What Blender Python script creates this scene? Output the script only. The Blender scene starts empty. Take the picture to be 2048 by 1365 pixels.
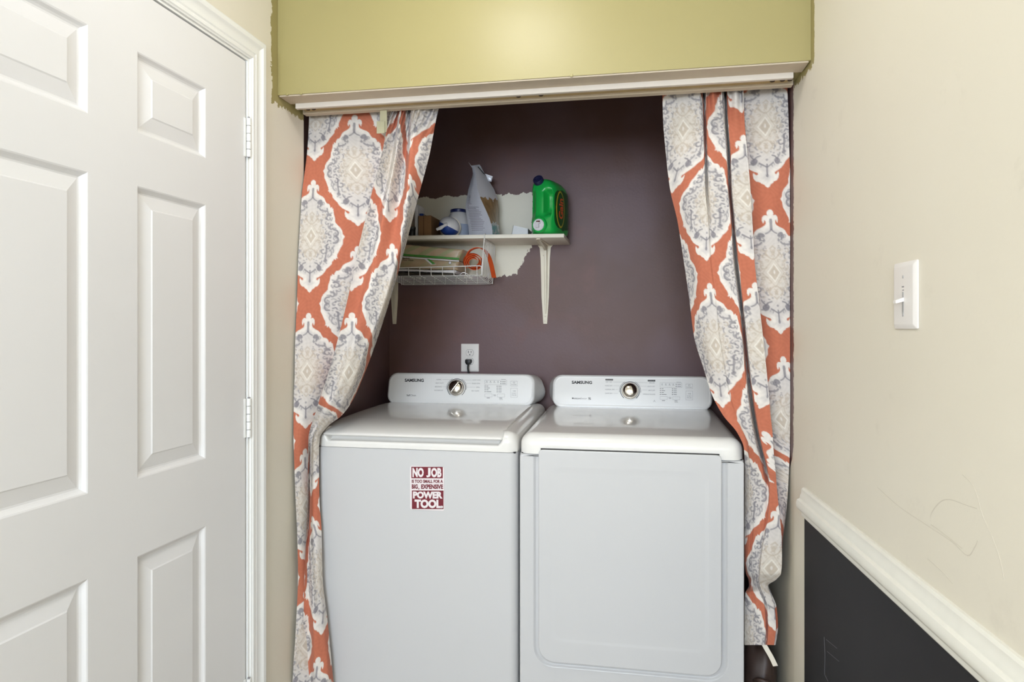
import bpy, bmesh, math, random
import numpy as np
from mathutils import Vector, Matrix

random.seed(7)
rng = np.random.default_rng(7)
SC = bpy.context.scene
COL = SC.collection

# ------------------------------------------------------------------ camera
H = 1.29                 # eye height
F = 1332.0               # focal length in pixels of the 2048 px frame
HY, CX = 655.0, 1024.0   # horizon row, centre column
YAW = math.radians(10.05)
cs, sn = math.cos(YAW), math.sin(YAW)
cd = bpy.data.cameras.new('camera')
cd.sensor_width = 36.0
cd.lens = F / 2048 * 36
cd.shift_y = -(682.5 - HY) / 2048
cd.clip_start = 0.02
cam = bpy.data.objects.new('camera', cd)
COL.objects.link(cam)
cam.location = (0, 0, H)
cam.rotation_euler = (math.pi / 2, 0, YAW)
SC.camera = cam

# ------------------------------------------------------------------ world, light, exposure
w = bpy.data.worlds.new('world')
SC.world = w
w.use_nodes = True
w.node_tree.nodes['Background'].inputs[0].default_value = (0.75, 0.85, 1.0, 1)
w.node_tree.nodes['Background'].inputs[1].default_value = 0.3
ld = bpy.data.lights.new('window_daylight', 'AREA')
ld.shape = 'RECTANGLE'
ld.size, ld.size_y = 1.45, 0.95
ld.energy = 60
ld.color = (0.73, 0.85, 1.0)
lo = bpy.data.objects.new('window_daylight', ld)
COL.objects.link(lo)
lo.location = (-0.30, -2.45, 1.75)
lo.rotation_euler = (math.radians(90), 0, 0)
LAMP_WATT = 15.0         # emission strength of the ceiling lamp's glass dome
vs = SC.view_settings
vs.view_transform = 'Standard'
vs.look = 'None'
vs.gamma = 1.0
vs.use_curve_mapping = False
vs.exposure = 0.72


# ------------------------------------------------------------------ helpers: projection of measured points onto real planes
def ray(px):
    u = (px - CX) / F
    return cs * u - sn, sn * u + cs


def P(px, py, Y):
    a, b = ray(px)
    d = Y / b
    return Vector((a * d, Y, H + (HY - py) / F * d))


def hit(px, py, p0, n):
    a, b = ray(px)
    r = Vector((a, b, (HY - py) / F))
    t = (Vector(p0) - Vector((0, 0, H))).dot(n) / r.dot(n)
    return Vector((0, 0, H)) + r * t


def LW(Y, n, z):
    return Vector((-1.0835 - (1.92 - Y) * 0.0274 + n, Y, z))


def RW(Y, n, z):
    return Vector((0.4835 + (1.92 - Y) * 0.0437 - n, Y, z))


def rwhit(px, py):
    return hit(px, py, RW(1.92, 0, 0), Vector((1, 0.0437, 0)))


# ------------------------------------------------------------------ materials
def lin(c):
    return tuple((x / 255 / 12.92 if x / 255 <= 0.04045 else ((x / 255 + 0.055) / 1.055) ** 2.4) for x in c) + (1,)


class M:
    """small node-graph helper"""
    def __init__(s, name):
        s.m = bpy.data.materials.new(name)
        s.m.use_nodes = True
        s.t = s.m.node_tree
        s.b = s.t.nodes['Principled BSDF']

    def n(s, typ, **kw):
        nd = s.t.nodes.new(typ)
        for k, v in kw.items():
            setattr(nd, k, v)
        return nd

    def link(s, a, b):
        s.t.links.new(a, b)

    def math(s, op, a, b=None, c=None):
        nd = s.n('ShaderNodeMath', operation=op)
        for i, x in enumerate((a, b, c)):
            if x is None:
                continue
            if isinstance(x, (int, float)):
                nd.inputs[i].default_value = x
            else:
                s.link(x, nd.inputs[i])
        return nd.outputs[0]

    def pos(s):
        g = s.n('ShaderNodeNewGeometry')
        sp = s.n('ShaderNodeSeparateXYZ')
        s.link(g.outputs['Position'], sp.inputs[0])
        return g.outputs['Position'], sp.outputs[0], sp.outputs[1], sp.outputs[2]

    def noise(s, scale, detail=3, rough=0.5, vec=None):
        nd = s.n('ShaderNodeTexNoise')
        nd.inputs['Scale'].default_value = scale
        nd.inputs['Detail'].default_value = detail
        nd.inputs['Roughness'].default_value = rough
        if vec is None:
            vec = s.n('ShaderNodeNewGeometry').outputs['Position']
        s.link(vec, nd.inputs['Vector'])
        return nd.outputs['Fac']

    def mix(s, fac, a, b):
        nd = s.n('ShaderNodeMix', data_type='RGBA')
        for sock, x in ((nd.inputs['Factor'], fac), (nd.inputs['A'], a), (nd.inputs['B'], b)):
            if isinstance(x, (int, float)):
                sock.default_value = x
            elif isinstance(x, tuple):
                sock.default_value = x
            else:
                s.link(x, sock)
        return nd.outputs['Result']

    def step(s, x, lo_, hi_):
        nd = s.n('ShaderNodeMapRange', interpolation_type='SMOOTHSTEP')
        s.link(x, nd.inputs[0])
        nd.inputs[1].default_value = lo_
        nd.inputs[2].default_value = hi_
        return nd.outputs[0]

    def bump(s, h, strength, dist=0.002):
        nd = s.n('ShaderNodeBump')
        nd.inputs['Strength'].default_value = strength
        nd.inputs['Distance'].default_value = dist
        s.link(h, nd.inputs['Height'])
        s.link(nd.outputs[0], s.b.inputs['Normal'])

    def color(s, c):
        if isinstance(c, tuple):
            s.b.inputs['Base Color'].default_value = c
        else:
            s.link(c, s.b.inputs['Base Color'])


def simple(name, c, rough=0.5, metal=0.0, var=0.04, nscale=6.0, bump=0.0, bscale=150.0, spec=0.5, coat=0.0, trans=0.0):
    k = M(name)
    a = lin(c)
    if var > 0:
        dk = tuple(x * (1 - 2 * var) for x in a[:3]) + (1,)
        k.color(k.mix(k.noise(nscale), dk, tuple(min(1, x * (1 + var)) for x in a[:3]) + (1,)))
    else:
        k.color(a)
    k.b.inputs['Roughness'].default_value = rough
    k.b.inputs['Metallic'].default_value = metal
    k.b.inputs['Specular IOR Level'].default_value = spec
    k.b.inputs['Coat Weight'].default_value = coat
    k.b.inputs['Transmission Weight'].default_value = trans
    if bump:
        k.bump(k.noise(bscale, 2), bump, 0.001)
    return k.m


GREEN = lin((160, 148, 97))
CREAM = lin((232, 222, 198))


def wall_paint(name, kind):
    k = M(name)
    vec, X, Y, Z = k.pos()
    base = k.mix(k.noise(2.2, 4), lin((226, 218, 200)), lin((233, 226, 210)))
    smudge = k.step(k.noise(9, 5, 0.65), 0.60, 0.78)
    base = k.mix(k.math('MULTIPLY', smudge, 0.35), base, lin((208, 200, 184)))
    nz = k.math('MULTIPLY', k.math('SUBTRACT', k.noise(30, 4, 0.6), 0.5), 0.045)
    nz2 = k.math('MULTIPLY', k.math('SUBTRACT', k.noise(60, 3, 0.6), 0.5), 0.05)
    if kind == 'left':
        a = k.math('GREATER_THAN', k.math('ADD', Y, nz), 1.884)
        b = k.math('GREATER_THAN', k.math('ADD', Z, nz2), 1.985)
        base = k.mix(k.math('MULTIPLY', a, b), base, GREEN)
    elif kind == 'right':
        a = k.math('GREATER_THAN', k.math('ADD', Y, k.math('MULTIPLY', nz, 0.6)), 1.892)
        b = k.math('GREATER_THAN', k.math('ADD', Z, nz2), 1.995)
        base = k.mix(k.math('MULTIPLY', a, b), base, GREEN)
    k.color(base)
    k.b.inputs['Roughness'].default_value = 0.5
    k.bump(k.noise(120, 3), 0.12, 0.002)
    return k.m


def green_paint():
    k = M('green_header_paint')
    k.color(k.mix(k.noise(3, 3), lin((160, 148, 97)), lin((166, 155, 104))))
    k.b.inputs['Roughness'].default_value = 0.40
    k.bump(k.noise(90, 3), 0.10, 0.002)
    return k.m


def mauve_paint(name, patch):
    k = M(name)
    vec, X, Y, Z = k.pos()
    c = k.mix(k.step(k.noise(2.6, 3), 0.35, 0.65), lin((108, 80, 74)), lin((114, 90, 92)))
    c = k.mix(k.math('MULTIPLY', k.step(k.noise(5.0, 4, 0.6), 0.56, 0.75), 0.5), c, lin((124, 86, 80)))
    if patch == 'back':
        n1 = k.math('MULTIPLY', k.math('SUBTRACT', k.noise(28, 5, 0.7), 0.5), 0.055)
        n2 = k.math('MULTIPLY', k.math('SUBTRACT', k.noise(11, 3, 0.6), 0.5), 0.16)
        Zn = k.math('ADD', Z, n1)
        Xn = k.math('ADD', X, n1)
        up = k.math('MULTIPLY', k.math('LESS_THAN', Zn, 1.888), k.math('GREATER_THAN', Z, 1.645))
        up = k.math('MULTIPLY', up, k.math('LESS_THAN', Xn, -0.428))
        dn = k.math('MULTIPLY', k.math('LESS_THAN', Z, 1.646), k.math('GREATER_THAN', k.math('ADD', Zn, k.math('MULTIPLY', n2, 0.3)), 1.522))
        slant = k.math('ADD', -0.475, k.math('MULTIPLY', k.math('SUBTRACT', Z, 1.58), 0.55))
        dn = k.math('MULTIPLY', dn, k.math('LESS_THAN', k.math('ADD', Xn, k.math('MULTIPLY', n2, 0.3)), slant))
        c = k.mix(k.math('MAXIMUM', up, dn), c, lin((236, 229, 212)))
    if patch == 'side':     # never painted towards the floor near the opening
        edge = k.math('ADD', 2.088, k.math('MULTIPLY', k.step(k.math('MULTIPLY', Z, -1), -0.95, -0.55), 0.38))
        nb_ = k.math('MULTIPLY', k.math('SUBTRACT', k.noise(40, 4, 0.6), 0.5), 0.03)
        c = k.mix(k.math('LESS_THAN', k.math('ADD', Y, nb_), edge), c, lin((226, 218, 200)))
    k.color(c)
    k.b.inputs['Roughness'].default_value = 0.45
    k.b.inputs['Specular IOR Level'].default_value = 0.35
    k.bump(k.noise(110, 3), 0.18, 0.002)
    return k.m


MAT = {}
MAT['wall_l'] = wall_paint('cream_wall_paint_left', 'left')
MAT['wall_r'] = wall_paint('cream_wall_paint_right', 'right')
MAT['wall'] = wall_paint('cream_wall_paint', '')
MAT['green'] = green_paint()
MAT['mauve'] = mauve_paint('mauve_wall_paint_patched', 'back')
MAT['mauve2'] = mauve_paint('mauve_wall_paint', '')
MAT['mauve3'] = mauve_paint('mauve_wall_paint_side', 'side')
MAT['ceil'] = simple('ceiling_white', (238, 236, 230), 0.8, bump=0.2)
MAT['floor'] = simple('floor_vinyl', (196, 186, 172), 0.4, var=0.12, nscale=8)
MAT['door'] = simple('door_white_paint', (232, 230, 229), 0.42, var=0.012, nscale=5, bump=0.05, bscale=300)
MAT['trim'] = simple('trim_white_gloss', (240, 239, 235), 0.30, var=0.015, bump=0.03)
MAT['rail'] = simple('chair_rail_white', (238, 235, 224), 0.35, var=0.03, nscale=20)
MAT['enamel'] = simple('appliance_white_enamel', (206, 205, 205), 0.28, var=0.008, nscale=3)
MAT['plastic'] = simple('appliance_white_plastic', (236, 233, 228), 0.14, var=0.006, nscale=3, coat=0.4)
MAT['panel'] = simple('control_panel_white', (240, 239, 237), 0.26, var=0.006)
MAT['chrome'] = simple('knob_chrome', (215, 208, 198), 0.12, 1.0, var=0.02)
MAT['dark'] = simple('dark_gap_and_shade', (30, 28, 28), 0.7, var=0)
MAT['ink'] = simple('print_ink_black', (42, 40, 42), 0.6, var=0)
MAT['inkg'] = simple('print_ink_grey', (138, 136, 138), 0.6, var=0)
MAT['inkl'] = simple('print_ink_light', (176, 174, 174), 0.6, var=0)
MAT['chalk'] = simple('chalkboard_black', (30, 28, 31), 0.6, var=0.2, nscale=7, spec=0.3)
MAT['chalkline'] = simple('chalk_scratch', (120, 118, 122), 0.9, var=0)
MAT['pencil'] = simple('pencil_smudge', (214, 206, 190), 0.8, var=0)
MAT['shelf'] = simple('shelf_cream_paint', (242, 234, 218), 0.5, var=0.04, nscale=14, bump=0.1)
MAT['bracket'] = simple('bracket_cream_paint', (240, 230, 208), 0.42, var=0.03)
MAT['wire'] = simple('wire_white_coating', (236, 232, 226), 0.35, var=0.0)
MAT['outlet'] = simple('outlet_white', (236, 231, 226), 0.35, var=0.02)
MAT['black'] = simple('plug_black_rubber', (22, 20, 20), 0.45, var=0)
MAT['red'] = simple('magnet_dark_red', (116, 22, 40), 0.4, var=0.04)
MAT['magw'] = simple('magnet_white', (236, 226, 226), 0.4, var=0.01)
MAT['wood'] = simple('raw_wood_strip', (190, 165, 118), 0.65, var=0.18, nscale=18)
MAT['track'] = simple('track_off_white', (224, 214, 202), 0.5, var=0.04, nscale=12)
MAT['tan'] = simple('soffit_primer', (205, 190, 168), 0.6, var=0.06, nscale=10)
MAT['rust'] = simple('old_fixings', (70, 52, 30), 0.7, var=0.2, nscale=80)
MAT['card'] = simple('cardboard_brown', (140, 104, 68), 0.75, var=0.05, nscale=25)
MAT['white_plastic'] = simple('white_bottle_plastic', (226, 224, 226), 0.35, var=0.02)
MAT['navy'] = simple('navy_plastic', (34, 44, 96), 0.35, var=0.02)
MAT['blue'] = simple('royal_blue_plastic', (30, 64, 140), 0.35, var=0.03)
MAT['paleblue'] = simple('pale_blue_label', (176, 188, 212), 0.4, var=0.05, nscale=30)
MAT['jug'] = simple('detergent_green_plastic', (28, 172, 74), 0.28, var=0.03, coat=0.2)
MAT['jugcap'] = simple('detergent_cap_navy', (34, 36, 72), 0.4, var=0.03)
MAT['label_g'] = simple('detergent_label_green', (22, 84, 34), 0.35, var=0.15, nscale=40)
MAT['label_y'] = simple('detergent_label_yellow', (180, 165, 48), 0.4, var=0.1, nscale=40)
MAT['label_o'] = simple('detergent_label_orange', (222, 92, 40), 0.4, var=0.1)
MAT['orange'] = simple('orange_webbing', (224, 88, 30), 0.7, var=0.08, nscale=40, bump=0.3, bscale=900)
MAT['steel'] = simple('steel_clip', (190, 188, 184), 0.3, 1.0, var=0.03)
MAT['strap'] = simple('cream_strap', (186, 180, 148), 0.7, var=0.05, nscale=40)
MAT['leather'] = simple('dark_brown_leather', (62, 46, 40), 0.5, var=0.2, nscale=20, bump=0.3)
MAT['tray'] = simple('clear_white_tray', (214, 214, 216), 0.3, var=0.02)
MAT['rod'] = simple('rod_black_metal', (30, 28, 28), 0.4, 0.6, var=0)
MAT['bagw'] = simple('pouch_grey_film', (206, 206, 214), 0.28, var=0.05, nscale=20, coat=0.3)
MAT['pink'] = simple('pouch_text_mauve', (136, 124, 136), 0.5, var=0)


# ------------------------------------------------------------------ mesh building
class MB:
    def __init__(s):
        s.v, s.f, s.mi = [], [], []

    def add(s, vs_, fs, mi=0):
        o = len(s.v)
        s.v += [Vector(p) for p in vs_]
        s.f += [tuple(i + o for i in f) for f in fs]
        s.mi += [mi] * len(fs)
        return s

    def box(s, x0, x1, y0, y1, z0, z1, mi=0):
        return s.add([(x0, y0, z0), (x1, y0, z0), (x1, y1, z0), (x0, y1, z0), (x0, y0, z1), (x1, y0, z1), (x1, y1, z1), (x0, y1, z1)],
                     [(0, 3, 2, 1), (4, 5, 6, 7), (0, 1, 5, 4), (1, 2, 6, 5), (2, 3, 7, 6), (3, 0, 4, 7)], mi)

    def loft(s, rings, cap0=True, cap1=True, closed=True, mi=0):
        n = len(rings[0])
        vs_, fs = [], []
        for r in rings:
            vs_ += list(r)
        for i in range(len(rings) - 1):
            for j in range(n if closed else n - 1):
                a, b = i * n + j, i * n + (j + 1) % n
                fs.append((a, b, b + n, a + n))
        if cap0:
            fs.append(tuple(range(n))[::-1])
        if cap1:
            fs.append(tuple(range((len(rings) - 1) * n, len(rings) * n)))
        return s.add(vs_, fs, mi)

    def tube(s, path, r, n=8, closed=False, mi=0):
        path = [Vector(p) for p in path]
        rad = r if isinstance(r, (list, tuple)) else [r] * len(path)
        rings = []
        up = None
        for i, p in enumerate(path):
            a = path[i - 1] if (i > 0 or closed) else path[i]
            b = path[(i + 1) % len(path)] if (i < len(path) - 1 or closed) else path[i]
            t = (b - a).normalized()
            if up is None:
                up = Vector((0, 0, 1)) if abs(t.z) < 0.9 else Vector((1, 0, 0))
            x = up.cross(t)
            if x.length < 1e-6:
                x = Vector((1, 0, 0)).cross(t)
            x.normalize()
            y = t.cross(x)
            up = y
            rings.append([p + x * math.cos(k / n * 6.28318) * rad[i] + y * math.sin(k / n * 6.28318) * rad[i] for k in range(n)])
        if closed:
            rings.append(rings[0])
        return s.loft(rings, not closed, not closed, mi=mi)

    def lathe(s, prof, n=32, mat=None, mi=0):
        """prof: (radius, height) about local +Z, placed by mat"""
        mat = mat or Matrix.Identity(4)
        rings = [[mat @ Vector((r * math.cos(k / n * 6.28318), r * math.sin(k / n * 6.28318), h)) for k in range(n)] for r, h in prof]
        return s.loft(rings, mi=mi)

    def prism(s, pts, vec, mi=0):
        vec = Vector(vec)
        a = [Vector(p) for p in pts]
        return s.loft([a, [p + vec for p in a]], mi=mi)

    def ribbon(s, path, wid, thick, mi=0):
        """flat strap: path points with a width vector each"""
        rings = []
        path = [Vector(p) for p in path]
        for i, p in enumerate(path):
            t = (path[min(i + 1, len(path) - 1)] - path[max(i - 1, 0)]).normalized()
            wv = wid[i] if isinstance(wid, list) else wid
            wv = Vector(wv)
            nn = t.cross(wv).normalized() * thick / 2
            rings.append([p - wv / 2 - nn, p + wv / 2 - nn, p + wv / 2 + nn, p - wv / 2 + nn])
        return s.loft(rings, mi=mi)

    def build(s, name, mat, parent=None, smooth=None, bevel=0.0, seg=3, xf=None, kind=None):
        me = bpy.data.meshes.new(name)
        off = origin(parent)
        me.from_pydata([tuple(p) for p in s.v], [], s.f)
        mats = mat if isinstance(mat, (list, tuple)) else [mat]
        for m_ in mats:
            me.materials.append(m_)
        me.polygons.foreach_set('material_index', s.mi)
        bm = bmesh.new()
        bm.from_mesh(me)
        bmesh.ops.recalc_face_normals(bm, faces=bm.faces)
        if bevel:
            ed = [e for e in bm.edges if len(e.link_faces) == 2 and e.calc_face_angle(0) > 0.5]
            bmesh.ops.bevel(bm, geom=ed, offset=bevel, segments=seg, profile=0.5, affect='EDGES', clamp_overlap=True)
        for v in bm.verts:
            p = xf(*v.co) if xf else v.co
            v.co = Vector(p) - off
        if xf:
            bmesh.ops.recalc_face_normals(bm, faces=bm.faces)
        bm.to_mesh(me)
        bm.free()
        if smooth is not None:
            me.polygons.foreach_set('use_smooth', [True] * len(me.polygons))
            me.set_sharp_from_angle(angle=math.radians(smooth))
        o = bpy.data.objects.new(name, me)
        COL.objects.link(o)
        o.parent = parent
        if kind:
            o['kind'] = kind
        return o


def origin(p):
    v = Vector((0, 0, 0))
    while p is not None:
        v = v + p.location
        p = p.parent
    return v


def thing(name, label, cat, loc, group=None):
    o = bpy.data.objects.new(name, None)
    COL.objects.link(o)
    o.empty_display_size = 0.05
    o.location = loc
    o['label'] = label
    o['category'] = cat
    if group:
        o['group'] = group
    return o


def tag(o, label, cat, group=None):
    o['label'] = label
    o['category'] = cat
    if group:
        o['group'] = group
    return o


def struct(o, label=None, cat=None):
    o['kind'] = 'structure'
    if label:
        o['label'] = label
    if cat:
        o['category'] = cat
    return o


def rr(x0, x1, z0, z1, rad, n=6):
    """rounded rectangle, counter-clockwise from the lower left; rad = (bl, br, tr, tl)"""
    if isinstance(rad, (int, float)):
        rad = (rad,) * 4
    out = []
    for (cx, cz, r, a0) in ((x0 + rad[0], z0 + rad[0], rad[0], 180), (x1 - rad[1], z0 + rad[1], rad[1], 270),
                            (x1 - rad[2], z1 - rad[2], rad[2], 0), (x0 + rad[3], z1 - rad[3], rad[3], 90)):
        for k in range(n + 1):
            a = math.radians(a0 + 90 * k / n)
            out.append((cx + r * math.cos(a), cz + r * math.sin(a)))
    return out


_txt = {}


def text_geo(s, bold=0.0):
    key = (s, bold)
    if key not in _txt:
        cu = bpy.data.curves.new('t', 'FONT')
        cu.body = s
        cu.offset = bold
        cu.resolution_u = 3
        o = bpy.data.objects.new('t', cu)
        COL.objects.link(o)
        dg = bpy.context.evaluated_depsgraph_get()
        me = bpy.data.meshes.new_from_object(o.evaluated_get(dg))
        v = np.array([x.co[:2] for x in me.vertices])
        fs = [tuple(p.vertices) for p in me.polygons]
        v = (v - v.min(0)) / (v.max(0) - v.min(0))
        bpy.data.objects.remove(o)
        bpy.data.curves.remove(cu)
        bpy.data.meshes.remove(me)
        _txt[key] = (v, fs)
    return _txt[key]


def text_px(mb, s, px0, px1, py0, py1, hf, slope=0.0, bold=0.0, mi=0):
    """lettering laid on a surface; (px, py) measured in the picture, hf maps them onto the surface's own plane"""
    v, fs = text_geo(s, bold)
    pts = []
    for a, b in v:
        x = px0 + a * (px1 - px0)
        pts.append(hf(x, py1 + b * (py0 - py1) + slope * (x - px0)))
    mb.add(pts, fs, mi)


def quad_px(mb, px0, px1, py0, py1, hf, slope=0.0, mi=0):
    mb.add([hf(x, y + slope * (x - px0)) for x, y in ((px0, py1), (px1, py1), (px1, py0), (px0, py0))], [(0, 1, 2, 3)], mi)


def frame_px(mb, px0, px1, py0, py1, hf, t=0.5, slope=0.0, mi=0):
    quad_px(mb, px0, px1, py0, py0 + t, hf, slope, mi)
    quad_px(mb, px0, px1, py1 - t, py1, hf, slope, mi)
    s = slope * (px1 - px0)
    quad_px(mb, px0, px0 + t, py0, py1, hf, 0, mi)
    quad_px(mb, px1 - t, px1, py0 + s, py1 + s, hf, 0, mi)


# ------------------------------------------------------------------ structure
YH, YJ, YB = 1.92, 2.08, 2.95      # header face, back of the jamb, closet back wall
ZS = H + 0.725                     # underside of the header
ZC = 2.44
YR = -2.6

struct(MB().box(-1.5, 1.0, YR, YB + 0.1, -0.06, 0).build('floor', MAT['floor']))
struct(MB().box(-1.5, 1.0, YR, YJ, ZC, ZC + 0.06).build('ceiling', MAT['ceil']))
struct(MB().box(-1.3, 0.8, YJ, YB + 0.1, ZC, ZC + 0.06).build('ceiling_closet', MAT['mauve2']))

mb = MB()
mb.box(1.757, YJ, -0.11, 0, 0, ZC)
mb.box(0.78, 1.757, -0.11, 0, 2.064, ZC)
mb.box(YR, 0.78, -0.11, 0, 0, ZC)
wl = struct(mb.build('wall_left', MAT['wall_l'], xf=LW))
wr = struct(MB().box(YR, YJ, -0.11, 0, 0, ZC).build('wall_right', MAT['wall_r'], xf=RW))
wh = MB().box(-1.083, 0.483, YH, YJ - 0.002, ZS, ZC).build('wall_header', [MAT['green']])
MB().box(-1.083, 0.483, YJ - 0.002, YJ, ZS, ZC).build('closet_side_paint', MAT['mauve2'], wh)
struct(wh)
wb = struct(MB().box(-1.3, 0.8, YB, YB + 0.08, 0, ZC).build('wall_back', MAT['mauve']))
struct(MB().box(-1.19, -1.102, YJ + 0.001, YB, 0, ZC).build('wall_closet_left', MAT['mauve2']))
struct(MB().box(0.4768, 0.60, YJ + 0.001, YB, 0, ZC).build('wall_closet_right', MAT['mauve3']))
# wall behind the viewer with the window the daylight comes through
mb = MB()
mb.box(-1.4, -1.03, YR - 0.1, YR, 0, ZC)
mb.box(0.43, 0.9, YR - 0.1, YR, 0, ZC)
mb.box(-1.03, 0.43, YR - 0.1, YR, 0, 1.24)
mb.box(-1.03, 0.43, YR - 0.1, YR, 2.26, ZC)
struct(mb.build('wall_rear', MAT['wall']))
wf = MB()
for (a, b, c, d) in ((-1.03, -0.98, 1.24, 2.26), (0.38, 0.43, 1.24, 2.26), (-0.98, 0.38, 1.24, 1.29), (-0.98, 0.38, 2.21, 2.26), (-0.98, 0.38, 1.73, 1.77)):
    wf.box(a, b, YR - 0.07, YR - 0.02, c, d)
struct(wf.build('window_1', MAT['trim']))

# underside of the header: primer, white track face, raw strip with old fixings
st = MB().box(-1.080, 0.478, YH + 0.004, YH + 0.075, ZS - 0.004, ZS).build('soffit_primer', MAT['tan'], wh)
MB().box(-1.062, 0.455, YH + 0.071, YH + 0.085, ZS - 0.020, ZS).build('track_face', MAT['track'], wh, bevel=0.001, seg=1)
ws = MB().box(-1.056, 0.452, YH + 0.086, YH + 0.132, ZS - 0.010, ZS).build('raw_wood_strip', MAT['wood'], wh)
MB().box(-1.068, 0.468, YH + 0.132, YJ - 0.002, ZS - 0.018, ZS).build('rear_batten', MAT['tan'], wh, bevel=0.001, seg=1)
for px in (616, 627, 1037, 1082, 1545, 1565, 1580):
    yy = YH + 0.109
    a, b = ray(px)
    x = a * yy / b
    m4 = Matrix.Translation((x, yy, ZS - 0.010)) @ Matrix.Rotation(math.pi, 4, 'X')
    MB().lathe([(0.008, -0.001), (0.008, 0.001), (0.006, 0.004), (0.003, 0.005)], 10, m4).build('old_screw', MAT['rust'], wh)
# small dents of paint on the header bottom edge
mb = MB()
for px in (574, 602, 1143):
    a, b = ray(px)
    mb.box(a * YH / b - 0.004, a * YH / b + 0.004, YH - 0.002, YH + 0.002, ZS - 0.003, ZS + 0.006)
mb.build('paint_drip', MAT['green'], wh, bevel=0.0015)

# ------------------------------------------------------------------ door in the left wall, with casing and hinges
D0, D1, DT = 0.794, 1.7495, 2.055
d = bpy.data.objects.new('door_1', None)
COL.objects.link(d)
d.location = LW(1.27, 0, 0)
struct(d, 'white six-panel door with painted hinges in the left wall', 'door')
ycols = [(0.964, 1.202), (1.338, 1.5755)]
zrows = [(0.235, H - 0.520), (H - 0.344, H + 0.321), (H + 0.442, H + 0.626)]
mb = MB()
ys = [D0, ycols[0][0], ycols[0][1], ycols[1][0], ycols[1][1], D1]
zs_ = [0.012, zrows[0][0], zrows[0][1], zrows[1][0], zrows[1][1], zrows[2][0], zrows[2][1], DT]
for i in range(5):
    for j in range(7):
        if i in (1, 3) and j in (1, 3, 5):
            continue
        mb.box(ys[i], ys[i + 1], -0.035, 0, zs_[j], zs_[j + 1])
slab = mb.build('door_slab', MAT['door'], d, xf=LW)
for (y0, y1) in ycols:
    for (z0, z1) in zrows:
        rings = []
        for ins, dep in ((0, 0.0), (0.003, -0.0015), (0.008, -0.0075), (0.012, -0.0105), (0.016, -0.011), (0.046, -0.0035), (0.049, -0.0015)):
            rings.append([(y0 + ins, dep, z0 + ins), (y1 - ins, dep, z0 + ins), (y1 - ins, dep, z1 - ins), (y0 + ins, dep, z1 - ins)])
        MB().loft(rings, cap0=False).build('door_panel', MAT['door'], slab, xf=LW)
for zc in (H + 0.546, H - 0.261, H - 1.068):
    hg = MB().box(1.7425, 1.7515, 0.0, 0.0022, zc - 0.056, zc + 0.056).build('hinge', MAT['trim'], d, xf=LW, bevel=0.0006, seg=1)
    for k in range(5):
        z0 = zc - 0.056 + k * 0.0226
        m4 = Matrix.Translation((1.7555, 0.0075, z0))
        MB().lathe([(0.0030, 0), (0.0062, 0.0006), (0.0062, 0.0212), (0.0030, 0.0218)], 12, m4).build('hinge_knuckle', MAT['trim'], hg, xf=LW, smooth=40)
    m4 = Matrix.Translation((1.7555, 0.0075, zc - 0.058))
    MB().lathe([(0.002, 0), (0.0035, 0.001), (0.0035, 0.117), (0.002, 0.118)], 8, m4).build('hinge_pin', MAT['inkg'], hg, xf=LW)
# jamb strip and casing
prof = [(0, 0), (0.009, 0.0), (0.010, 0.003), (0.013, 0.006), (0.013, 0.013), (0.010, 0.018), (0.0125, 0.022), (0.012, 0.03), (0.011, 0.04), (0.013, 0.046), (0.017, 0.052), (0.017, 0.064), (0.015, 0.068), (0, 0.07)]
t1 = bpy.data.objects.new('trim_1', None)
COL.objects.link(t1)
t1.location = LW(1.80, 0, 0)
struct(t1, 'white moulded casing around the panelled door', 'trim')
yi, zi = 1.764, 2.066
MB().loft([[(yi + wv, n, 0.0) for n, wv in prof], [(yi + wv, n, zi + wv) for n, wv in prof]]).build('casing_side', MAT['trim'], t1, xf=LW, smooth=25)
MB().loft([[(yi + wv, n, zi + wv) for n, wv in prof], [(0.77 - wv, n, zi + wv) for n, wv in prof]]).build('casing_head', MAT['trim'], t1, xf=LW, smooth=25)
MB().loft([[(0.77 - wv, n, zi + wv) for n, wv in prof], [(0.77 - wv, n, 0) for n, wv in prof]]).build('casing_side', MAT['trim'], t1, xf=LW, smooth=25)
mb = MB()
mb.box(1.7565, 1.7645, -0.10, 0.004, 0, 2.062)
mb.box(0.785, 1.7645, -0.10, 0.004, 2.0585, 2.0665)
mb.build('door_jamb', MAT['trim'], t1, xf=LW)
MB().box(1.735, 1.7565, -0.06, -0.036, 0, 2.06).build('door_stop', MAT['dark'], t1, xf=LW)

# ------------------------------------------------------------------ right wall: chair rail, chalkboard, pencil marks
RE = 1.972
prof = [(0, .760), (.006, .760), (.010, .765), (.010, .775), (.014, .779), (.020, .783), (.024, .790), (.0245, .800), (.022, .809), (.015, .813), (.0135, .822), (.011, .826), (.0105, .838), (.006, .843), (0, .843)]
tr = MB().loft([[(YR + 0.02, n, z) for n, z in prof], [(RE, n, z) for n, z in prof]]).build('trim_2', MAT['rail'], xf=RW, smooth=30)
struct(tr, 'white moulded chair rail above the black chalkboard', 'trim')
cb = tag(MB().box(YR + 0.02, RE - 0.006, 0.0003, 0.004, 0.09, .7605).build('chalkboard', MAT['chalk'], xf=RW), 'black chalkboard panel below the white chair rail', 'chalkboard')
for pts in ([(1652, 1275), (1654, 1310), (1653, 1350), (1660, 1364)], [(1656, 1280), (1678, 1298)], [(1658, 1304), (1682, 1324)]):
    p = [rwhit(*q) + Vector((-0.0046, 0, 0)) for q in pts]
    MB().tube(p, 0.0004, 4).build('chalk_scratch', MAT['chalkline'], cb)


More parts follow.
